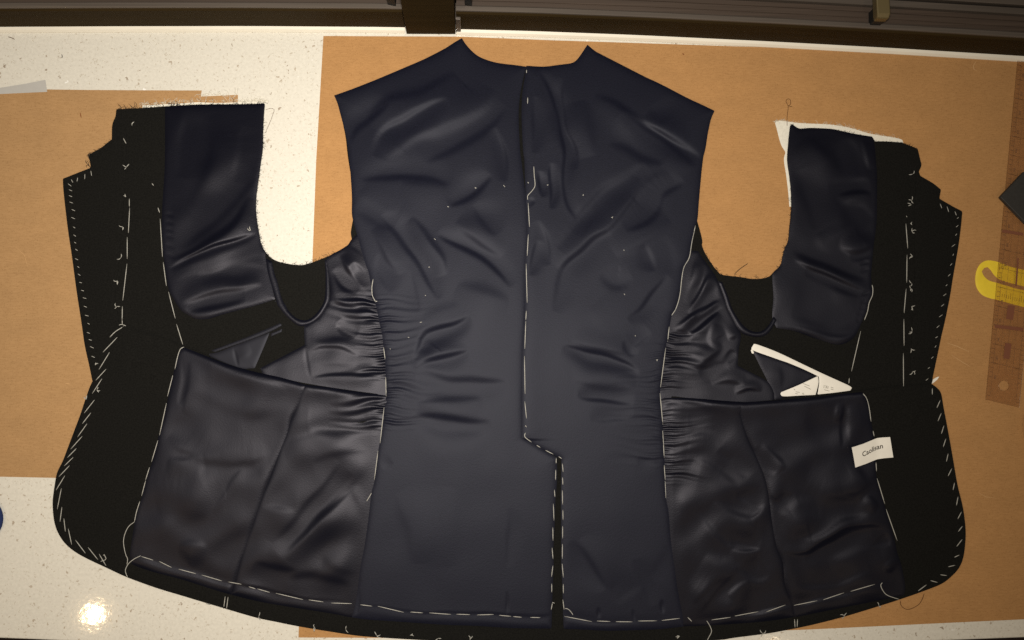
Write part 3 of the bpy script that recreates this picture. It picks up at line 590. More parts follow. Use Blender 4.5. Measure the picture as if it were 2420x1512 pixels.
def low_h(st, n=0.35, wl=100, g=None):
    def h(X, Y, D):
        b = soft_floor(1.1 * strokes(X, Y, st) + 0.7 * n * wav(X, Y, wl) + 4.2 * n * (wav(X + 500, Y * 1.2 + 300, wl * 1.6) + 0.35), -0.7) * (1 - np.exp(-D / 12))
        b = b * (0.12 + 0.88 * seam_fade(X, Y)) + (g(X, Y) if g else 0)
        return skirt_h(X, Y, np.full(X.shape, 60.0)) + 0.40 + 0.45 * (1 - np.exp(-D / 3)) + b
    return h
grid_panel('lower_front_lining', low_front_L, 4.8, low_h(lfL + hemfold(hem_L)), M['satin'], jk, 3.0)
grid_panel('lower_side_lining', low_side_L, 4.8, low_h(lsL + hemfold(hem_L), g=puckL_low), M['satin'], jk, 2.7)
seam_low_R = [(1738, 951), (1748, 980), (1765, 1030), (1790, 1085), (1808, 1130), (1818, 1180), (1824, 1230), (1835, 1290), (1850, 1330), (1855, 1380), (1872, 1425), (1878, 1458)]
low_side_R = [tuple(p) for p in foldR[:4]] + seam_low_R[1:] + T(2, 3, (2419, 1335), (2100, 1362), (1800, 1378), (1580, 1385)) + [(1575, 1480), (1560, 1300), (1545, 1150), (1540, 1100)]
low_front_R = [(1738, 951), (1814, 947), (1930, 937), (2034, 926)] + T(3, 2, (920, 720), (955, 830), (975, 960), (1000, 1080), (1010, 1200), (1022, 1350), (1030, 1500)) + T(3, 3, (1100, 225), (1160, 430), (1200, 570), (1225, 690), (1265, 810), (1300, 1000), (1290, 1090), (1100, 1130), (800, 1190), (500, 1250), (300, 1290)) + seam_low_R[::-1][:-1]
lsR = [([(1650, 1445), (1690, 1385), (1745, 1335)], 11, 1.2), ([(1640, 1435), (1680, 1400), (1720, 1365)], 12, -1.1), ([(1625, 985), (1680, 985), (1735, 975)], 26, -1.6), ([(1630, 1040), (1680, 1050), (1730, 1080)], 22, 1.4), ([(1700, 1060), (1740, 1090), (1770, 1130)], 18, -1.8), ([(1640, 1090), (1690, 1120), (1740, 1165)], 16, 1.5), ([(1650, 1200), (1690, 1240), (1730, 1290)], 14, -1.6), ([(1680, 1190), (1730, 1225), (1790, 1240)], 18, 1.8), ([(1740, 1170), (1775, 1180), (1800, 1200)], 9, -1.5), ([(1725, 1285), (1755, 1278), (1795, 1290)], 12, -1.8), ([(1725, 1303), (1765, 1306), (1800, 1300)], 8, 1.4),
 ([(1660, 1320), (1700, 1345), (1740, 1330)], 22, 1.4), ([(1750, 1340), (1790, 1360), (1820, 1350)], 14, -1.6), ([(1720, 1410), (1745, 1390), (1770, 1375)], 10, 1.2), ([(1775, 1230), (1800, 1215), (1815, 1190)], 8, 1.4)]
puckR_low = gather(seamR, 925, 1150, 1, 0.50, 9)
lfR = [([(1780, 1060), (1800, 1090), (1830, 1120)], 12, -2.0), ([(1800, 1050), (1830, 1085), (1850, 1110)], 10, 1.5), ([(1790, 1140), (1815, 1160), (1850, 1180)], 10, 2.0), ([(1830, 1200), (1850, 1180), (1880, 1170)], 14, -1.6), ([(1900, 990), (1960, 1000), (2030, 985)], 30, -1.4), ([(1993, 950), (1992, 1000), (1990, 1060)], 5, -1.4), ([(1978, 950), (1975, 1000)], 6, 1.1), ([(2005, 955), (2010, 1010), (2012, 1050)], 8, 0.9),
 ([(1850, 1300), (1900, 1300), (1950, 1270), (2000, 1242), (2060, 1235), (2095, 1245)], 10, 2.6), ([(1900, 1325), (1950, 1300), (2010, 1268), (2060, 1258)], 12, -2.2), ([(1880, 1270), (1930, 1255), (1990, 1220), (2060, 1205)], 13, -1.4), ([(1840, 1230), (1890, 1200), (1930, 1195)], 20, 1.4), ([(1990, 1160), (2030, 1150), (2070, 1110)], 14, 1.2), ([(2050, 1170), (2062, 1190), (2075, 1200)], 9, 1.4), ([(2085, 1260), (2095, 1275), (2100, 1290)], 8, -1.6), ([(1960, 1330), (2010, 1320), (2080, 1300)], 20, 1.5), ([(1880, 1380), (1960, 1370), (2050, 1345)], 14, -1.6), ([(1920, 1100), (1970, 1120), (2040, 1090)], 30, 1.0), ([(2020, 1080), (2045, 1110), (2060, 1140)], 12, -1.2), ([(1950, 1180), (2000, 1200), (2050, 1190)], 20, -1.0), ([(2090, 1330), (2110, 1350)], 10, 1.0)]
grid_panel('lower_front_lining', low_front_R, 4.8, low_h(lfR + hemfold(hem_R), 0.38, 90), M['satin'], jk, 3.0)
grid_panel('lower_side_lining', low_side_R, 4.8, low_h(lsR + hemfold(hem_R), 0.38, 90, puckR_low), M['satin'], jk, 2.7)

grid_panel('back_shell', T(1, 0, (1945, 375), (2050, 500), (2230, 592)) + T(2, 0, (20, 622), (135, 636), (450, 620), (610, 580), (700, 440), (1890, 1050), (1820, 1400)) + [(1648, 480), (1630, 560), (1580, 700), (1540, 960), (930, 960), (900, 700), (850, 560), (838, 470)] + T(1, 0, (870, 1500), (840, 1260), (760, 910), (1420, 640)), 1.2, flat(1.4, 4, 0.4, 0.1, 150), M['wool'], jk, 6.0, 0.8)
# back lining, two halves meeting at the centre seam and the vent
neck_L = T(1, 0, (1945, 358), (1985, 420), (2050, 490), (2120, 540), (2230, 580), (2330, 600)) + T(2, 0, (20, 612), (135, 628))
centre = T(2, 0, (128, 760), (108, 900), (102, 1100), (115, 1400)) + T(2, 1, (128, 0), (135, 200), (142, 350), (150, 500), (150, 700), (133, 950), (130, 1300)) + T(2, 2, (125, 0), (108, 300), (102, 700), (105, 1000), (105, 1118))
vent_l = T(2, 2, (270, 1215), (425, 1300), (425, 1512)) + T(2, 3, (410, 200), (402, 450), (390, 650), (393, 800), (385, 1000), (378, 1250), (373, 1405))
vent_r = T(2, 2, (270, 1215), (440, 1300), (468, 1330), (465, 1512)) + T(2, 3, (462, 200), (465, 450), (465, 650), (465, 800), (475, 1000), (482, 1250), (488, 1408))
gapL = [(x - float(np.interp(y, [150, 185, 260, 400, 440, 520], [1, 6, 10, 10, 4, 0])), y) for x, y in centre]
back_L = neck_L + gapL + vent_l + T(2, 3, (0, 1400)) + T(1, 3, (2100, 1380), (1800, 1370), (1500, 1350), (1200, 1330), (1050, 1320)) + seamL[::-1] + T(1, 1, (905, 340), (890, 100)) + T(1, 0, (880, 1512), (860, 1340), (840, 1240), (800, 1090), (770, 980), (738, 900), (920, 835), (1160, 740), (1420, 630), (1560, 570), (1730, 490), (1880, 395))
neck_R = T(2, 0, (135, 622), (300, 628), (450, 610), (560, 595), (610, 565), (660, 500), (712, 420), (800, 490), (930, 560), (1160, 680), (1400, 790), (1650, 920), (1800, 990), (1915, 1045), (1880, 1130), (1850, 1270), (1830, 1400)) + T(2, 1, (1803, 0), (1785, 190), (1775, 300), (1765, 420))
back_R = neck_R + seamR + T(2, 3, (1400, 1410), (1150, 1420), (900, 1425), (700, 1415)) + vent_r[::-1] + [(x - 3, y) for x, y in centre[::-1]]
bkL = [([(885, 368), (910, 318), (955, 290), (995, 265), (1060, 240)], 13, -2.6), ([(870, 290), (917, 252), (995, 232), (1080, 180)], 18, 2.2), ([(818, 340), (845, 290), (920, 240)], 12, -2.0), ([(905, 362), (960, 325), (1040, 287), (1130, 250), (1160, 210)], 22, 2.4), ([(1000, 380), (1070, 340), (1140, 300), (1190, 250)], 16, -1.6), ([(1170, 300), (1188, 370), (1192, 430)], 8, -1.5),
 ([(850, 420), (920, 410), (990, 408), (1067, 428)], 13, -1.8), ([(950, 442), (1000, 446), (1060, 448)], 13, 1.5), ([(1060, 485), (1105, 460), (1160, 412)], 11, -1.8), ([(835, 490), (880, 508), (935, 535)], 13, -1.8), ([(850, 450), (890, 475), (940, 500)], 14, 1.4),
 ([(905, 505), (955, 560), (995, 615), (1020, 665), (1040, 705)], 12, -2.2), ([(880, 540), (915, 590), (945, 650)], 12, 1.4), ([(968, 520), (1000, 560), (1035, 610), (1050, 650)], 13, 2.2), ([(1120, 483), (1150, 520), (1180, 550)], 11, -2.0), ([(1035, 550), (1090, 578), (1140, 600), (1185, 642), (1212, 676)], 11, -2.2), ([(1080, 520), (1130, 560), (1190, 600)], 14, 1.6), ([(895, 600), (900, 640), (925, 690)], 9, -1.5), ([(965, 640), (975, 690), (985, 740)], 7, -1.2), ([(1080, 680), (1130, 700), (1200, 720)], 24, 1.4),
 ([(983, 852), (996, 821), (1012, 793), (1075, 771), (1112, 750)], 10, -3.0), ([(975, 870), (1020, 845), (1105, 826)], 9, 1.4), ([(985, 862), (1042, 850), (1110, 832)], 9, -1.4), ([(1000, 760), (1040, 745), (1090, 725)], 14, 1.2),
 ([(985, 885), (1055, 908), (1130, 912), (1200, 908)], 17, -2.4), ([(990, 955), (1060, 955), (1140, 950)], 16, 1.5), ([(975, 985), (1055, 1000), (1110, 1005), (1160, 1002)], 15, -2.4), ([(980, 1030), (1060, 1045), (1150, 1040)], 24, 0.8),
 ([(940, 1160), (980, 1250), (985, 1330)], 20, 0.8), ([(1060, 1150), (1050, 1250), (1060, 1340)], 30, 0.6), ([(902, 1107), (915, 1098), (930, 1092)], 5, -0.8), ([(1195, 1395), (1197, 1420), (1196, 1455)], 3, -0.7), ([(848, 1395), (845, 1430), (840, 1455)], 4, -1.0), ([(1205, 1200), (1206, 1280), (1200, 1340)], 8, -0.5)]
bkR = [([(1278, 165), (1300, 205), (1322, 260), (1336, 330), (1338, 400), (1338, 450), (1348, 485), (1366, 515)], 8, -3.0), ([(1326, 185), (1321, 240), (1330, 300), (1352, 350), (1362, 400)], 8, -2.2), ([(1302, 385), (1306, 440), (1302, 492)], 6, -2.4), ([(1277, 405), (1282, 465)], 6, -1.8), ([(1262, 230), (1265, 300), (1262, 360)], 8, -1.6), 
 ([(1470, 268), (1535, 312), (1610, 350), (1660, 378)], 13, -2.8), ([(1520, 275), (1570, 310), (1625, 345)], 11, 1.8), ([(1400, 235), (1450, 255), (1520, 310), (1590, 360), (1640, 400)], 15, 2.6), ([(1440, 330), (1500, 345), (1570, 385)], 18, -2.0), ([(1370, 240), (1380, 320), (1395, 370)], 22, 1.6), ([(1540, 250), (1575, 290)], 12, -1.2),
 ([(1318, 590), (1360, 540), (1410, 478), (1472, 433), (1525, 388)], 17, -2.2), ([(1320, 632), (1360, 585), (1435, 528), (1490, 460), (1510, 420)], 14, 2.4), ([(1312, 735), (1332, 655), (1365, 608), (1440, 550)], 14, -2.2), ([(1478, 540), (1535, 506), (1562, 453), (1612, 425)], 13, -2.0), ([(1500, 470), (1540, 440), (1580, 410)], 12, 1.5), ([(1450, 600), (1520, 560), (1580, 520)], 18, 1.4), ([(1518, 580), (1532, 608), (1545, 640)], 7, -1.9), ([(1420, 640), (1458, 668), (1492, 652)], 12, -1.7), ([(1560, 560), (1580, 600), (1585, 650)], 13, -1.0), ([(1370, 560), (1400, 490)], 10, -0.6),
 ([(1254, 650), (1262, 608), (1271, 570)], 8, -1.8), ([(1298, 625), (1285, 570), (1270, 520)], 9, -1.6), ([(1248, 470), (1262, 480)], 6, -1.0),
 ([(1485, 755), (1520, 733), (1550, 690), (1578, 655)], 10, -1.7), ([(1330, 820), (1410, 843), (1472, 861), (1508, 885)], 10, -2.8), ([(1350, 800), (1430, 818), (1490, 830)], 12, 1.3), ([(1365, 934), (1435, 936), (1495, 955)], 10, -2.0), ([(1350, 890), (1430, 905), (1500, 915)], 14, 1.0), ([(1395, 990), (1445, 985), (1495, 976)], 9, -1.7), ([(1476, 800), (1485, 825), (1503, 840)], 7, -1.6), ([(1495, 815), (1510, 798), (1535, 785)], 7, -1.5), ([(1400, 720), (1440, 760), (1460, 790)], 22, 0.9),
 ([(1350, 1280), (1390, 1340), (1425, 1395)], 13, -1.0), ([(1450, 1425), (1478, 1395), (1515, 1375)], 11, -1.0), ([(1540, 1370), (1570, 1330), (1590, 1285)], 12, -0.8), ([(1500, 1320), (1530, 1390), (1545, 1430)], 12, -0.8), ([(1375, 1270), (1410, 1330), (1450, 1390)], 14, 0.7), ([(1505, 1085), (1525, 1090), (1545, 1085)], 5, -0.8), ([(1412, 1435), (1415, 1460)], 4, -0.9), ([(1563, 1415), (1565, 1450)], 4, -0.9), ([(1497, 1440), (1500, 1470)], 3, -0.7), ([(1250, 1450), (1500, 1455)], 1, 0.0)]
puckL_back = gather(seamL, 690, 1030, 1, 0.36, 21, 62)
puckR_back = gather(seamR, 785, 1110, -1, 0.32, 22, 62)
def tune(lst):
    out = []
    for p, w, a in lst:
        L = sum(math.hypot(p[i + 1][0] - p[i][0], p[i + 1][1] - p[i][1]) for i in range(len(p) - 1)); mid = p[len(p) // 2]
        if 1245 < mid[0] < 1375 and mid[1] < 660 or w < 5: out.append((p, w, a))
        elif L < 115: out.append((p, w * 1.3, a * 0.62))
        else: out.append((p, w, a * 1.22))
    return out
bkL = tune(bkL); bkR = tune(bkR)
def back_h(st, seam_side, g):
    sd = np.array(seam_side)
    def h(X, Y, D):
        return 4.5 + 1.0 * (1 - np.exp(-D / 6)) + 0.9 * np.exp(-((Y - 600) / 500) ** 2) * (1 - np.exp(-D / 40)) + soft_floor(1.1 * strokes(X, Y, st) + 0.30 * wav(X, Y, 170), -2.4) * (1 - np.exp(-D / 10)) * 0.9 + g(X, Y)
    return h
grid_panel('back_lining', back_L, 5.2, back_h(bkL + hemfold(hem_C), seamL, puckL_back), M['twill'], jk, 2.8)
_bR = back_h(bkR + hemfold(hem_C), seamR, puckR_back)
def back_hR(X, Y, D): return _bR(X, Y, D) + 0.9 * np.exp(-((X - 1236) / 40) ** 2) * (Y < 1040)
grid_panel('back_lining', back_R, 5.2, back_hR, M['twill'], jk, 2.8)

# white pocket tape and the printed tag sticking out of the right pocket
grid_panel('pocket_tape', Q(2, (440, 360), (520, 382), (800, 490), (1200, 680), (1500, 822), (1700, 912), (1880, 995), (1920, 1028), (1895, 1066), (1650, 1100), (1400, 1126), (1425, 960), (1420, 856), (1200, 750), (960, 650), (850, 612), (650, 542), (430, 462), (400, 425)), 4.5, flat(4.8, 2, 0.4, 0.15, 60), M['tag'], jk, 2.2, 0.5)
grid_panel('pocket_tag', Q(2, (1405, 848), (1100, 990), (850, 1092), (838, 1120), (888, 1155), (1150, 1142), (1370, 1132), (1414, 955)), 4.5, flat(4.9, 2, 0.4, 0.1, 60), M['tag'], jk, 2.2, 0.5)
grid_panel('pocket_tape_end', Q(2, (392, 452), (412, 440), (440, 490), (432, 515), (405, 500)), 4.2, flat(4.0, 2, 0.3, 0, 60), M['tag'], jk, 1.5, 0.4)
V = []; F = []
def bar(V, F, a, b, w, dz=0.25):
    (xa, ya), (xb, yb) = a, b; L = math.hypot(xb - xa, yb - ya) or 1; nx, ny = -(yb - ya) / L * w / 2, (xb - xa) / L * w / 2
    q = [(xa + nx, ya + ny), (xb + nx, yb + ny), (xb - nx, yb - ny), (xa - nx, ya - ny)]
    z = top([p[0] for p in q], [p[1] for p in q]) + dz; k = len(V)
    for p, zz in zip(q, z): w_ = P(p[0], p[1], zz / 1000); V.append(Vector((w_.x, w_.y, zz / 1000)))
    F.append((k, k + 1, k + 2, k + 3))
for a, b in (((1500, 985), (1495, 1030)), ((1520, 990), (1545, 1035)), ((1545, 990), (1520, 1035)), ((1560, 1000), (1555, 1040)), ((1600, 1015), (1640, 1030)), ((1600, 1045), (1640, 1055)), ((1500, 1055), (1580, 1075)), ((1180, 960), (1280, 1000)), ((1200, 1000), (1300, 1050)), ((1040, 1040), (1060, 1060)), ((1070, 1085), (1130, 1095)), ((1165, 1115), (1200, 1125)), ((1180, 1100), (1190, 1130)), ((1060, 1110), (1100, 1120))):
    (p, q) = Q(2, a, b); bar(V, F, p, q, 1.6)
mesh('tag_print', V, F, M['faint_ink'], [o for o in jk.children if o.name.startswith('pocket_tag')][0], smooth=False)['kind'] = 'stuff'

# folded name label
lab = [Q(3, (215, 700), (700, 560), (1290, 330), (1500, 305), (1805, 285)), Q(3, (360, 1505), (820, 1360), (1300, 1180), (1560, 1140), (1935, 1105))]
labz = [11.5, 8.6, 5.6, 6.3, 7.2]
def lab_pt(u, v):
    ub = (0, 0.305, 0.675, 0.81, 1.0001); k = max(q for q in range(4) if ub[q] <= u); t = (u - ub[k]) / (ub[k + 1] - ub[k])
    def at(row): a, b = lab[row][k], lab[row][k + 1]; return (a[0] + (b[0] - a[0]) * t, a[1] + (b[1] - a[1]) * t)
    a, b = at(0), at(1); z = labz[k] + (labz[k + 1] - labz[k]) * t + 0.25 * math.sin(v * 3.1) * (1 - u) * 2
    return (a[0] + (b[0] - a[0]) * v, a[1] + (b[1] - a[1]) * v, z)
V = []; F = []; NU, NV = 16, 8
for s in (0.0, -0.35):
    for j in range(NV + 1):
        for i in range(NU + 1):
            x, y, z = lab_pt(i / NU * 0.9999, j / NV); w = P(x, y, 0.006); V.append(Vector((w.x, w.y, (z + s) / 1000)))
n1 = (NU + 1) * (NV + 1)
for j in range(NV):
    for i in range(NU):
        a = j * (NU + 1) + i; F.append((a, a + NU + 1, a + NU + 2, a + 1)); F.append((n1 + a, n1 + a + 1, n1 + a + NU + 2, n1 + a + NU + 1))
lb = mesh('name_label', V, F, M['tag'], jk); lb['label'] = 'folded white name label sewn beside the right facing'
tcv = bpy.data.curves.new('label_text', 'FONT'); tcv.body = 'Caolisan'; tcv.size = 1.0; tcv.offset = 0.018; tcv.resolution_u = 3
to = bpy.data.objects.new('label_text_source', tcv); COL.objects.link(to)
dg = bpy.context.evaluated_depsgraph_get(); tm = to.evaluated_get(dg).to_mesh()
tv = [v.co.copy() for v in tm.vertices]; tf = [tuple(p.vertices) for p in tm.polygons]
wid = max(v.x for v in tv); V = []
for v in tv:
    x, y, z = lab_pt(0.235 + v.x / wid * 0.575, 0.56 - v.y * 0.34 + 0.10 * (0.5 - v.x / wid)); w = P(x, y, 0.006); V.append(Vector((w.x, w.y, (z + 0.12) / 1000)))
mesh('label_text', V, tf, M['ink'], lb, smooth=False)
bpy.data.objects.remove(to)

# ------------------------------------------------------------------ basting: every visible stitch is a piece of thread
def thread_mesh(name, pts, r, m, parent, lift=0.35, dive=True, n_sub=4, z_override=None):
    ln = smooth_poly(pts, False, n_sub, 100) if len(pts) > 2 else np.array([np.array(pts[0]) + (np.array(pts[1]) - np.array(pts[0])) * t for t in np.linspace(0, 1, 5)])
    z = top(ln[:, 0], ln[:, 1])
    if len(z) > 4:
        z2 = z.copy(); z2[1:-1] = np.maximum(z[1:-1], (z[:-2] + z[1:-1] + z[2:]) / 3); z = z2
    z = z + lift
    if dive: z[0] -= 0.55; z[-1] -= 0.55
    W = []
    for (x, y), zz in zip(ln, z): w = P(x, y, zz / 1000); W.append(w)
    V = []; F = []; tube(V, F, W, r, 5)
    return mesh(name, V, F, m, parent)
ST = []
def segs(i, j, txt):
    for s in txt.split(';'):
        n = [float(v) for v in s.replace(',', ' ').split()]
        ST.append(T(i, j, *[(n[k], n[k + 1]) for k in range(0, len(n), 2)]))
# lapel pad stitches, left
segs(0, 1, '858 100 866 150;803 130 800 182;735 165 727 205;672 182 690 215;640 222 675 248;650 280 683 293;650 335 683 347;655 395 690 408;675 465 710 482;670 540 710 557;690 630 712 645;693 705 718 722;700 775 720 787;710 840 735 857;708 930 740 945;730 1005 750 1018;735 1075 760 1092;748 1155 775 1162;765 1230 795 1238;780 1300 817 1310;790 1380 823 1392;800 1465 838 1475')
segs(0, 2, '825 28 848 42;820 115 850 127;837 183 868 193;848 248 887 267;862 340 897 355')
NP1 = len(ST)
segs(0, 0, '1165 1305 1193 1360')
segs(0, 1, '1222 365 1222 440;1225 450 1213 690;1202 728 1202 935;1200 980 1160 1328;1156 1382 1154 1512;1435 220 1452 242')
segs(0, 2, '1154 0 1156 40')
segs(0, 1, '1492 450 1508 498;1513 555 1535 915;1542 965 1572 1190;1592 1245 1656 1497')
segs(0, 2, '1668 40 1727 230;1740 255 1705 275 1680 340 1652 465;1633 522 1582 722;1573 785 1507 1088;1492 1138 1432 1340;1413 1392 1375 1512')
segs(0, 3, '1376 5 1338 150;1322 200 1290 300 1270 395')
segs(0, 2, '1170 60 1090 110 1037 163;1108 163 972 305;1035 305 935 468;1003 463 905 570;963 555 872 695;893 755 795 880;858 877 778 980;822 980 733 1105;777 1098 668 1220;722 1213 637 1300;692 1297 608 1378;657 1375 557 1480')
segs(0, 3, '612 -40 530 95;580 78 541 275;585 255 567 395;603 362 618 488;645 460 677 610;713 567 807 692;832 636 925 752;937 700 1002 810')
segs(0, 3, '1335 722 1448 757;1503 768 1622 827;1688 842 1852 885;1905 897 2097 953;2155 962 2282 985;2350 1008 2415 1028')
segs(1, 3, '12 1028 130 1062;187 1070 445 1130;497 1132 637 1152;710 1162 905 1168;985 1178 1097 1192;1150 1192 1395 1250;1458 1247 1577 1255;1637 1255 1842 1270;1893 1268 2022 1272;2088 1275 2245 1270;2297 1278 2410 1288')
segs(2, 3, '10 1290 92 1297;172 1298 267 1300;495 1288 755 1338;802 1332 928 1337;980 1338 1137 1340;1190 1332 1368 1330;1415 1327 1585 1307;1660 1297 1700 1337;1885 1322 2065 1297;2105 1285 2330 1243')
segs(3, 3, '-15 1245 165 1180;243 1185 465 1140;520 1132 718 1065;780 1052 1010 985')
# vent
segs(2, 2, '418 1305 416 1355;413 1415 411 1512;475 1357 483 1437')
segs(2, 3, '400 92 405 160;390 225 396 382;385 448 387 572;378 640 387 745;386 810 373 915;375 980 375 1062;383 1155 370 1225;477 -25 480 45;475 97 478 232;480 282 482 377;478 435 478 552;476 605 475 745;473 790 485 920;484 982 485 1072;480 1130 492 1225')
segs(2, 2, '125 1065 122 1105 185 1155;232 1183 268 1205;315 1230 390 1268;440 1290 470 1310')
# centre back
segs(2, 0, '137 660 137 690;148 920 147 980')
segs(2, 1, '152 405 165 633;154 703 143 905;133 980 143 1350;135 1425 130 1512')
segs(2, 2, '130 10 120 272;117 340 123 700;120 770 137 930')
# side seams
segs(1, 1, '1107 1125 1095 1200 1100 1280 1130 1340')
segs(1, 2, '1205 258 1220 370;1225 540 1230 720;1210 828 1172 1165;1153 1235 1118 1510')
segs(2, 1, '1733 620 1700 770 1675 920 1625 1010 1605 1110 1585 1280 1550 1400 1508 1468')
segs(2, 2, '1485 62 1470 205;1452 262 1403 635;1398 692 1425 990;1423 1045 1438 1302;1438 1372 1447 1512')
segs(2, 3, '1446 10 1453 170')
# right facing and roll line
segs(3, 1, '1302 600 1320 835;1313 895 1310 1158;1305 1215 1285 1447;983 1180 990 1220 985 1280 955 1350 940 1430 910 1512')
segs(3, 2, '1283 -10 1285 245;1278 312 1280 625;875 105 788 485;768 548 763 600;893 690 930 740 955 830 973 960;992 1048 1003 1100;1020 1345 1025 1430')
segs(3, 3, '1030 -15 1103 225;1115 275 1220 573')
NP2 = len(ST)
segs(3, 1, '1625 412 1643 458;1690 437 1708 493;1765 485 1780 525;1785 555 1802 540;1775 635 1800 615;1770 715 1785 695;1735 820 1770 795;1745 905 1755 885;1720 1000 1740 975;1700 1100 1725 1075;1680 1190 1695 1175;1655 1285 1685 1262;1635 1385 1665 1360;1615 1485 1650 1460')
segs(3, 2, '1592 75 1620 50;1580 170 1605 155;1575 260 1590 240;1540 365 1565 345;1510 460 1530 445;1490 572 1515 552')
NP3 = len(ST)
segs(3, 2, '1552 645 1552 705;1627 757 1595 830;1637 880 1605 955;1662 997 1638 1075;1680 1122 1655 1200;1702 1262 1685 1338;1737 1402 1700 1475')
segs(3, 3, '1762 25 1748 95;1795 157 1780 240;1828 300 1792 368;1837 435 1798 487;1835 560 1782 628;1808 708 1760 730;1768 805 1703 820;1628 895 1690 903;1535 950 1602 968;1497 990 1418 1048')
segs(0, 3, '2128 1100 2113 1215;2155 1105 2140 1222')
segs(3, 3, '250 1315 255 1395;278 1315 275 1390')
for k, s in enumerate(ST):
    small = k < NP1 or NP2 <= k < NP3
    thread_mesh('basting_stitch', s, 0.00038 if small else 0.00050, M['thread'], owner((s[0][0] + s[-1][0]) / 2, (s[0][1] + s[-1][1]) / 2))
# loose thread ends on the jacket
for i, j, pts in ((0, 3, ((1270, 395), (1215, 440), (1180, 510), (1167, 580), (1175, 650), (1190, 710), (1205, 745), (1200, 800))),
                  (0, 3, ((1330, 715), (1270, 745), (1215, 790), (1185, 850), (1195, 895), (1205, 915))),
                  (2, 1, ((205, 60), (210, 150), (217, 240), (190, 290), (150, 335), (147, 375))),
                  (3, 3, ((1080, 970), (1065, 995), (1085, 1045), (1130, 1090), (1240, 1128))),
                  (2, 3, ((500, 1213), (530, 1220), (560, 1250), (575, 1275))), (2, 3, ((370, 1225), (383, 1155), (402, 1165))),
                  (2, 3, ((1840, 1330), (1870, 1380), (1885, 1430), (1860, 1485), (1845, 1512))),
                  (0, 2, ((1125, 48), (1150, 42), (1190, 55))), (1, 3, ((1090, 125), (1070, 160), (1045, 200))),
                  (0, 3, ((950, 770), (1000, 748), (985, 705), (975, 712)))):
    thread_mesh('thread_end', T(i, j, *pts), 0.00045, M['thread'], jk, lift=0.4, dive=False, n_sub=5)
thread_mesh('thread_end', T(3, 3, (1250, 1140), (1255, 1180), (1290, 1215), (1340, 1220), (1420, 1180), (1455, 1130), (1475, 1075)), 0.00035, M['brown_thread'], jk, lift=0.3, dive=False, n_sub=5)
thread_mesh('thread_end', T(3, 0, (180, 1190), (180, 1100), (190, 1010), (170, 960), (185, 935), (210, 945), (212, 985), (190, 1000), (230, 1010)), 0.00032, M['brown_thread'], jk, lift=0.3, dive=False, n_sub=5)
thread_mesh('thread_end', T(2, 1, (2100, 1080), (2140, 1040), (2180, 1010), (2228, 978)), 0.0004, M['dark_thread'], jk, lift=0.3, dive=False, n_sub=5)

# tailor's tacks: tufts of cut thread
def tack(px, py, size, seed, parent=jk):
    rg = random.Random(seed); V = []; F = []; z0 = float(top([px], [py])[0])
    for k in range(rg.choice((2, 3, 3))):
        a = rg.uniform(0, 6.28); L = size * rg.uniform(0.6, 1.1); bend = rg.uniform(-1.2, 1.2); pts = []
        for t in (0, 0.35, 0.7, 1.0):
            aa = a + bend * t; x = px + L * t * math.cos(aa); y = py + L * t * math.sin(aa); zz = z0 + 0.2 + 1.2 * math.sin(t * 2.4)
            pts.append(P(x, y, zz / 1000))
        tube(V, F, pts, 0.00048 if size > 5 else 0.0004, 5)
    return mesh('tailor_tack', V, F, M['thread'], owner(px, py))
tk = T(0, 0, (1268, 1150)) + T(0, 1, (1193, 70), (1190, 350), (1160, 630), (1140, 925), (1110, 1140), (1100, 1385), (2370, 665)) + T(0, 2, (902, 428), (915, 655), (815, 750)) + T(3, 1, (1370, 130), (1360, 378), (1355, 425), (1362, 615), (1362, 680), (1368, 915), (1358, 1165), (1348, 1215), (1355, 1385)) + T(3, 2, (1362, 105), (1352, 270), (1365, 485)) + T(1, 3, (25, 1288), (553, 1390), (848, 1410), (1140, 1470), (1455, 1467), (1720, 1497), (2020, 1503)) + T(2, 3, (1585, 1477), (2370, 1450)) + T(3, 3, (1045, 1188), (720, 1290)) + T(0, 3, (1985, 1178))
for k, (x, y) in enumerate(tk): tack(x, y, 10.0, 100 + k)
dots = T(1, 1, (2077, 262), (2345, 247), (1818, 440), (1690, 747), (1635, 1008), (1605, 1283), (1138, 1340)) + T(1, 2, (1558, 22), (1442, 162), (1270, 270)) + T(2, 1, (148, 215), (337, 235), (672, 330), (945, 542), (1060, 850), (1062, 1270)) + T(2, 2, (1160, 152), (1370, 380), (130, 1005)) + T(3, 1, (1308, 538))
for k, (x, y) in enumerate(dots): tack(x, y, 2.6, 300 + k)

# frayed cut edges
def fray(name, line, n, m, lo, hi, out_dir, seed, r=0.00016, spread=0.9):
    rg = random.Random(seed); ln = smooth_poly(line, False, 4, 100); V = []; F = []
    for k in range(n):
        i = rg.randrange(len(ln) - 1); t = rg.random(); x, y = ln[i] * (1 - t) + ln[i + 1] * t
        a = math.atan2(out_dir[1], out_dir[0]) + rg.uniform(-spread, spread); L = lo + (hi - lo) * rg.random() ** 3; bend = rg.uniform(-1.8, 1.8); pts = []
        for q in (-0.15, 0.3, 0.65, 1.0):
            aa = a + bend * q; pts.append(P(x + L * q * math.cos(aa), y + L * q * math.sin(aa), 0.0013 - 0.0004 * q))
        tube(V, F, pts, r, 4)
    o = mesh(name, V, F, m, jk); o['kind'] = 'stuff'; return o
fray('frayed_edge', L_top, 170, M['dark_thread'], 2, 17, (0.2, -1), 1, 0.0002, 1.2)
fray('frayed_edge', T(0, 0, (1345, 985), (1560, 975), (1860, 955), (2230, 962), (2419, 955)) + T(1, 0, (88, 965)), 190, M['pale_fibre'], 2, 15, (0.1, -1), 2, 0.0002, 1.2)
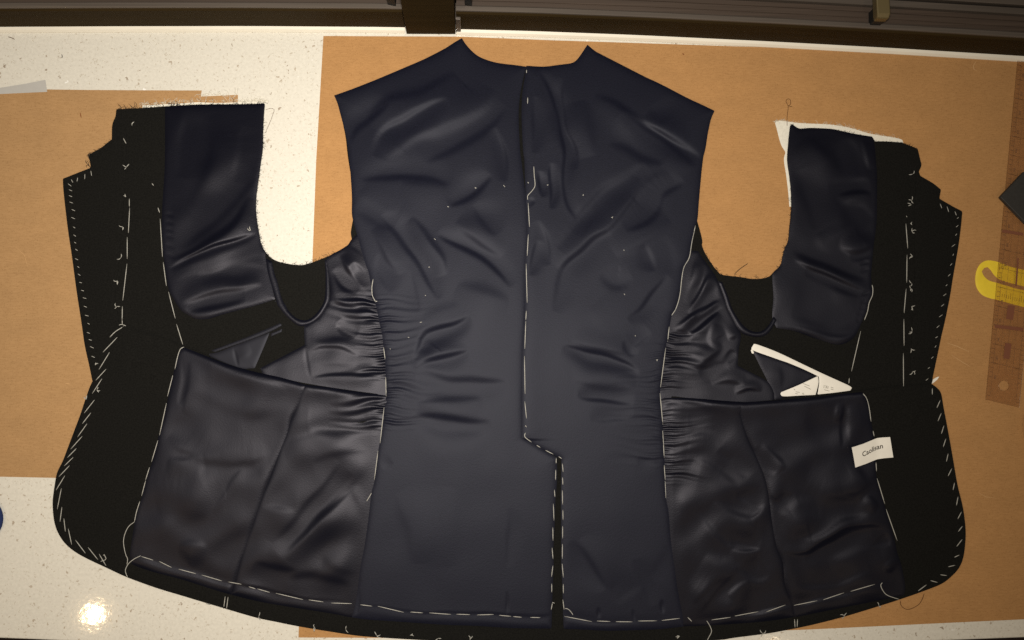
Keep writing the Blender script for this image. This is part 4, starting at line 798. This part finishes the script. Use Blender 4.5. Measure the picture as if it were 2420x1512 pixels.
fray('frayed_edge', L_arm[:12], 130, M['dark_thread'], 1.5, 10, (1, -0.2), 3, 0.00018, 1.2)
fray('frayed_edge', L_arm[12:19], 60, M['dark_thread'], 1.5, 11, (0.2, -1), 4, 0.00018, 1.2)
fray('frayed_edge', L_edge[2:7], 60, M['dark_thread'], 2, 7, (-0.6, -0.8), 5)
fray('frayed_edge', T(3, 0, (65, 1160), (110, 1140), (300, 1163), (600, 1178), (800, 1215), (960, 1262), (1240, 1310)), 150, M['pale_fibre'], 2, 12, (0.3, -1), 6)
fray('frayed_edge', T(3, 0, (208, 1192), (230, 1178), (300, 1217), (600, 1220), (850, 1272), (1010, 1330), (1250, 1345), (1415, 1405)), 120, M['dark_thread'], 1.5, 6, (0.2, -1), 7)
fray('frayed_edge', R_arm[:10], 80, M['dark_thread'], 1.5, 9, (-1, 0), 8, 0.00018, 1.2)
fray('frayed_edge', R_arm[10:17], 55, M['dark_thread'], 1.5, 14, (0.3, -1), 9, 0.00018, 1.2)
fray('frayed_edge', T(0, 0, (1900, 905), (2000, 890), (2100, 900), (2240, 930)), 22, M['pale_fibre'], 8, 26, (0.4, -0.6), 10, 0.00025, 1.5)
fray('frayed_edge', [(203, 385), (212, 392), (214, 396)], 5, M['dark_thread'], 8, 14, (-0.8, -0.6), 11, 0.0003, 0.3)
fray('frayed_edge', [(398, 250), (412, 250), (420, 250)], 5, M['dark_thread'], 12, 22, (0.1, -1), 12, 0.0003, 0.4)

# ------------------------------------------------------------------ small things on the counter
# tape measure, doubled over
tm_o = Q(4, (1200, 500), (900, 415), (605, 340), (500, 315), (410, 280), (330, 268), (275, 295), (245, 350), (237, 420), (250, 480), (290, 530), (350, 555), (400, 566), (605, 622), (900, 700), (1200, 785), (1200, 660), (900, 573), (605, 495), (540, 480), (470, 458), (390, 435), (340, 420), (305, 390), (285, 352), (305, 324), (330, 319), (356, 345), (385, 385), (440, 420), (605, 465), (900, 540), (1200, 625))
tmr = empty('tape_measure', P(2330, 660)); tmr.location.z = 0.0003; tag(tmr, 'yellow tape measure doubled over in a loop beneath the clear ruler', 'tape measure')
def tape_h(X, Y, D): return 0.85 + 0.55 * np.clip((2352 - X) / 40, 0, 1) * (1 - np.exp(-D / 6)) + 0.1 * np.minimum(1, D / 3)
grid_panel('tape_band', tm_o, 0.8, tape_h, M['yellow'], tmr, 2.5, 0.6)
V = []; F = []
for k in range(16):
    x = 2362 + k * 5.0
    ys = 531.5 + (285 + (x - 2362) * 3.2 * 0.24) / 3.2
    bar(V, F, (x, ys + 3), (x - 1, ys + (11 if k % 5 else 18)), 0.9, 0.06)
    ys2 = 531.5 + (548 + (x - 2362) * 3.2 * 0.265) / 3.2
    bar(V, F, (x, ys2 - 2), (x + 1, ys2 - (10 if k % 5 else 17)), 0.9, 0.06)
mesh('tape_print', V, F, M['mark'], tmr, smooth=False)
# clear ruler with a hanging hole
rl = empty('clear_ruler', P(2370, 600)); rl.location.z = 0.0003; tag(rl, 'transparent reddish tinted grid ruler lying over the yellow tape measure', 'ruler')
hole = [(2372 + 12 * math.cos(a), 911 + 12 * math.sin(a)) for a in np.linspace(0, 6.2832, 24, endpoint=False)][::-1]
A, B, Cc, Dd = np.array((2329.0, 944.0)), np.array((2408.5, 963.0)), np.array((2484.0, 160.0)), np.array((2404.5, 142.0))
prism('blade', [A, B, Cc, Dd], 0.0017, 0.0031, M['acrylic'], rl, holes=[hole], sm=False, bevel=0.0003)
def rp_(u, v): return tuple(A + (B - A) * u + (Dd - A) * v)
V = []; F = []
def rbar(V, F, p, q, w, z=0.00325):
    p, q = np.array(p), np.array(q); d = (q - p) / np.linalg.norm(q - p); n = np.array((-d[1], d[0])) * w / 2; k = len(V)
    for c in (p + n, q + n, q - n, p - n): W = P(c[0], c[1], z); V.append(Vector((W.x, W.y, z)))
    F.append((k, k + 1, k + 2, k + 3))
for k in range(1, 72):
    v = k / 72.0; big = k % 8 == 0
    if abs(v - 0.04) > 0.02:
        rbar(V, F, rp_(0.03, v), rp_(0.03 + (0.22 if big else (0.15 if k % 4 == 0 else 0.09)), v), 0.8)
        rbar(V, F, rp_(0.97, v), rp_(0.97 - (0.22 if big else 0.09), v), 0.8)
for u in (0.12, 0.88): rbar(V, F, rp_(u, 0.02), rp_(u, 0.985), 0.5)
for k in range(1, 18): 
    if k > 1: rbar(V, F, rp_(0.12, k / 18), rp_(0.88, k / 18), 0.45)
for u in (0.3, 0.5, 0.7): rbar(V, F, rp_(u, 0.09), rp_(u, 0.985), 0.4)
for k in range(1, 18, 1):
    for q in range(3): rbar(V, F, rp_(0.17, k / 18 + 0.010 + q * 0.004), rp_(0.23, k / 18 + 0.012 + q * 0.004), 1.4)
mesh('graduation_marks', V, F, M['rmark'], rl, smooth=False)
for pa, pb, wd_ in (((487, 895), (472, 1012), 15), ((510, 610), (495, 715), 17), ((385, 765), (600, 790), 8), ((440, 45), (600, 70), 7), ((560, 250), (545, 460), 4)):
    V = []; F = []; rbar(V, F, Q(4, pa)[0], Q(4, pb)[0], wd_, 0.0033); mesh('red_mark', V, F, M['rred'], rl, smooth=False)
# dark slab at the right edge, on the ruler
o = prism('dark_case', [(2362, 465), (2420, 404), (2520, 500), (2460, 566)], 0.0034, 0.0100, M['slab'], sm=False, bevel=0.0015); tag(o, 'dark charcoal square cornered case resting on the clear ruler at the right edge', 'case')
# blue pincushion at the left edge
V = []; F = []; c = P(-45, 1226, 0); R = 0.027; prof = [(0.0, 0.016), (0.4, 0.0152), (0.7, 0.0125), (0.9, 0.0085), (1.0, 0.0045), (0.96, 0.001), (0.85, 0.0)]; ns = 40
for r, z in prof[1:]:
    for k in range(ns): a = 6.2832 * k / ns; V.append(Vector((c.x + R * r * math.cos(a), c.y + R * r * math.sin(a), z)))
V.append(Vector((c.x, c.y, prof[0][1])))
for i in range(len(prof) - 2):
    for k in range(ns): F.append((i * ns + k, (i + 1) * ns + k, (i + 1) * ns + (k + 1) % ns, i * ns + (k + 1) % ns))
for k in range(ns): F.append((len(V) - 1, k, (k + 1) % ns))
F.append(tuple((len(prof) - 2) * ns + k for k in range(ns))[::-1])
tag(mesh('pincushion', V, F, M['blue']), 'round blue cushion cut off by the left edge below the paper', 'pincushion')
V = []; F = []; c = P(2489, 1015, 0); R = 0.038; prof = [(0.70, 0.0004), (0.95, 0.006), (1.0, 0.0105), (0.97, 0.0108), (0.90, 0.0065), (0.66, 0.0022), (0.02, 0.0020)]
for r, z in prof:
    for k in range(ns): a = 6.2832 * k / ns; V.append(Vector((c.x + R * r * math.cos(a), c.y + R * r * math.sin(a), z)))
for i in range(len(prof) - 1):
    for k in range(ns): F.append((i * ns + k, i * ns + (k + 1) % ns, (i + 1) * ns + (k + 1) % ns, (i + 1) * ns + k))
F.append(tuple(range(ns))[::-1]); F.append(tuple((len(prof) - 1) * ns + k for k in range(ns)))
tag(mesh('dish', V, F, M['dish']), 'white round dish just entering at the right edge below the ruler', 'dish')
# scraps: chalk sliver by the right waist, bits of thread on the counter
o = prism('chalk_sliver', T(3, 2, (1548, 585), (1560, 560), (1600, 538), (1618, 535), (1600, 562), (1565, 592), (1550, 602)), 0.00032, 0.0012, M['tag'], sm=False); tag(o, 'tiny white chalk sliver on brown paper at the right waist notch', 'chalk')
def scrap(pts, r, m, label):
    V = []; F = []; W = [P(x, y, 0.0002 + r + (0.0002 if x > 740 or y > 225 else 0)) for x, y in smooth_poly(pts, False, 4, 120)]; tube(V, F, W, r, 5)
    tag(mesh('thread_scrap', V, F, m), label, 'thread')
scrap(T(0, 0, (78, 348), (105, 356), (138, 372)), 0.0004, M['brown_thread'], 'short dark thread scrap on the counter at the top left')
scrap(T(0, 0, (583, 515), (588, 530), (584, 550)), 0.0004, M['dark_thread'], 'tiny dark thread scrap standing upright on the counter above the left paper')
scrap(T(1, 0, (90, 1040), (130, 1025), (170, 1035), (160, 1080), (130, 1160), (90, 1250)), 0.00022, M['brown_thread'], 'fine loose thread trailing on the counter beside the left armhole')
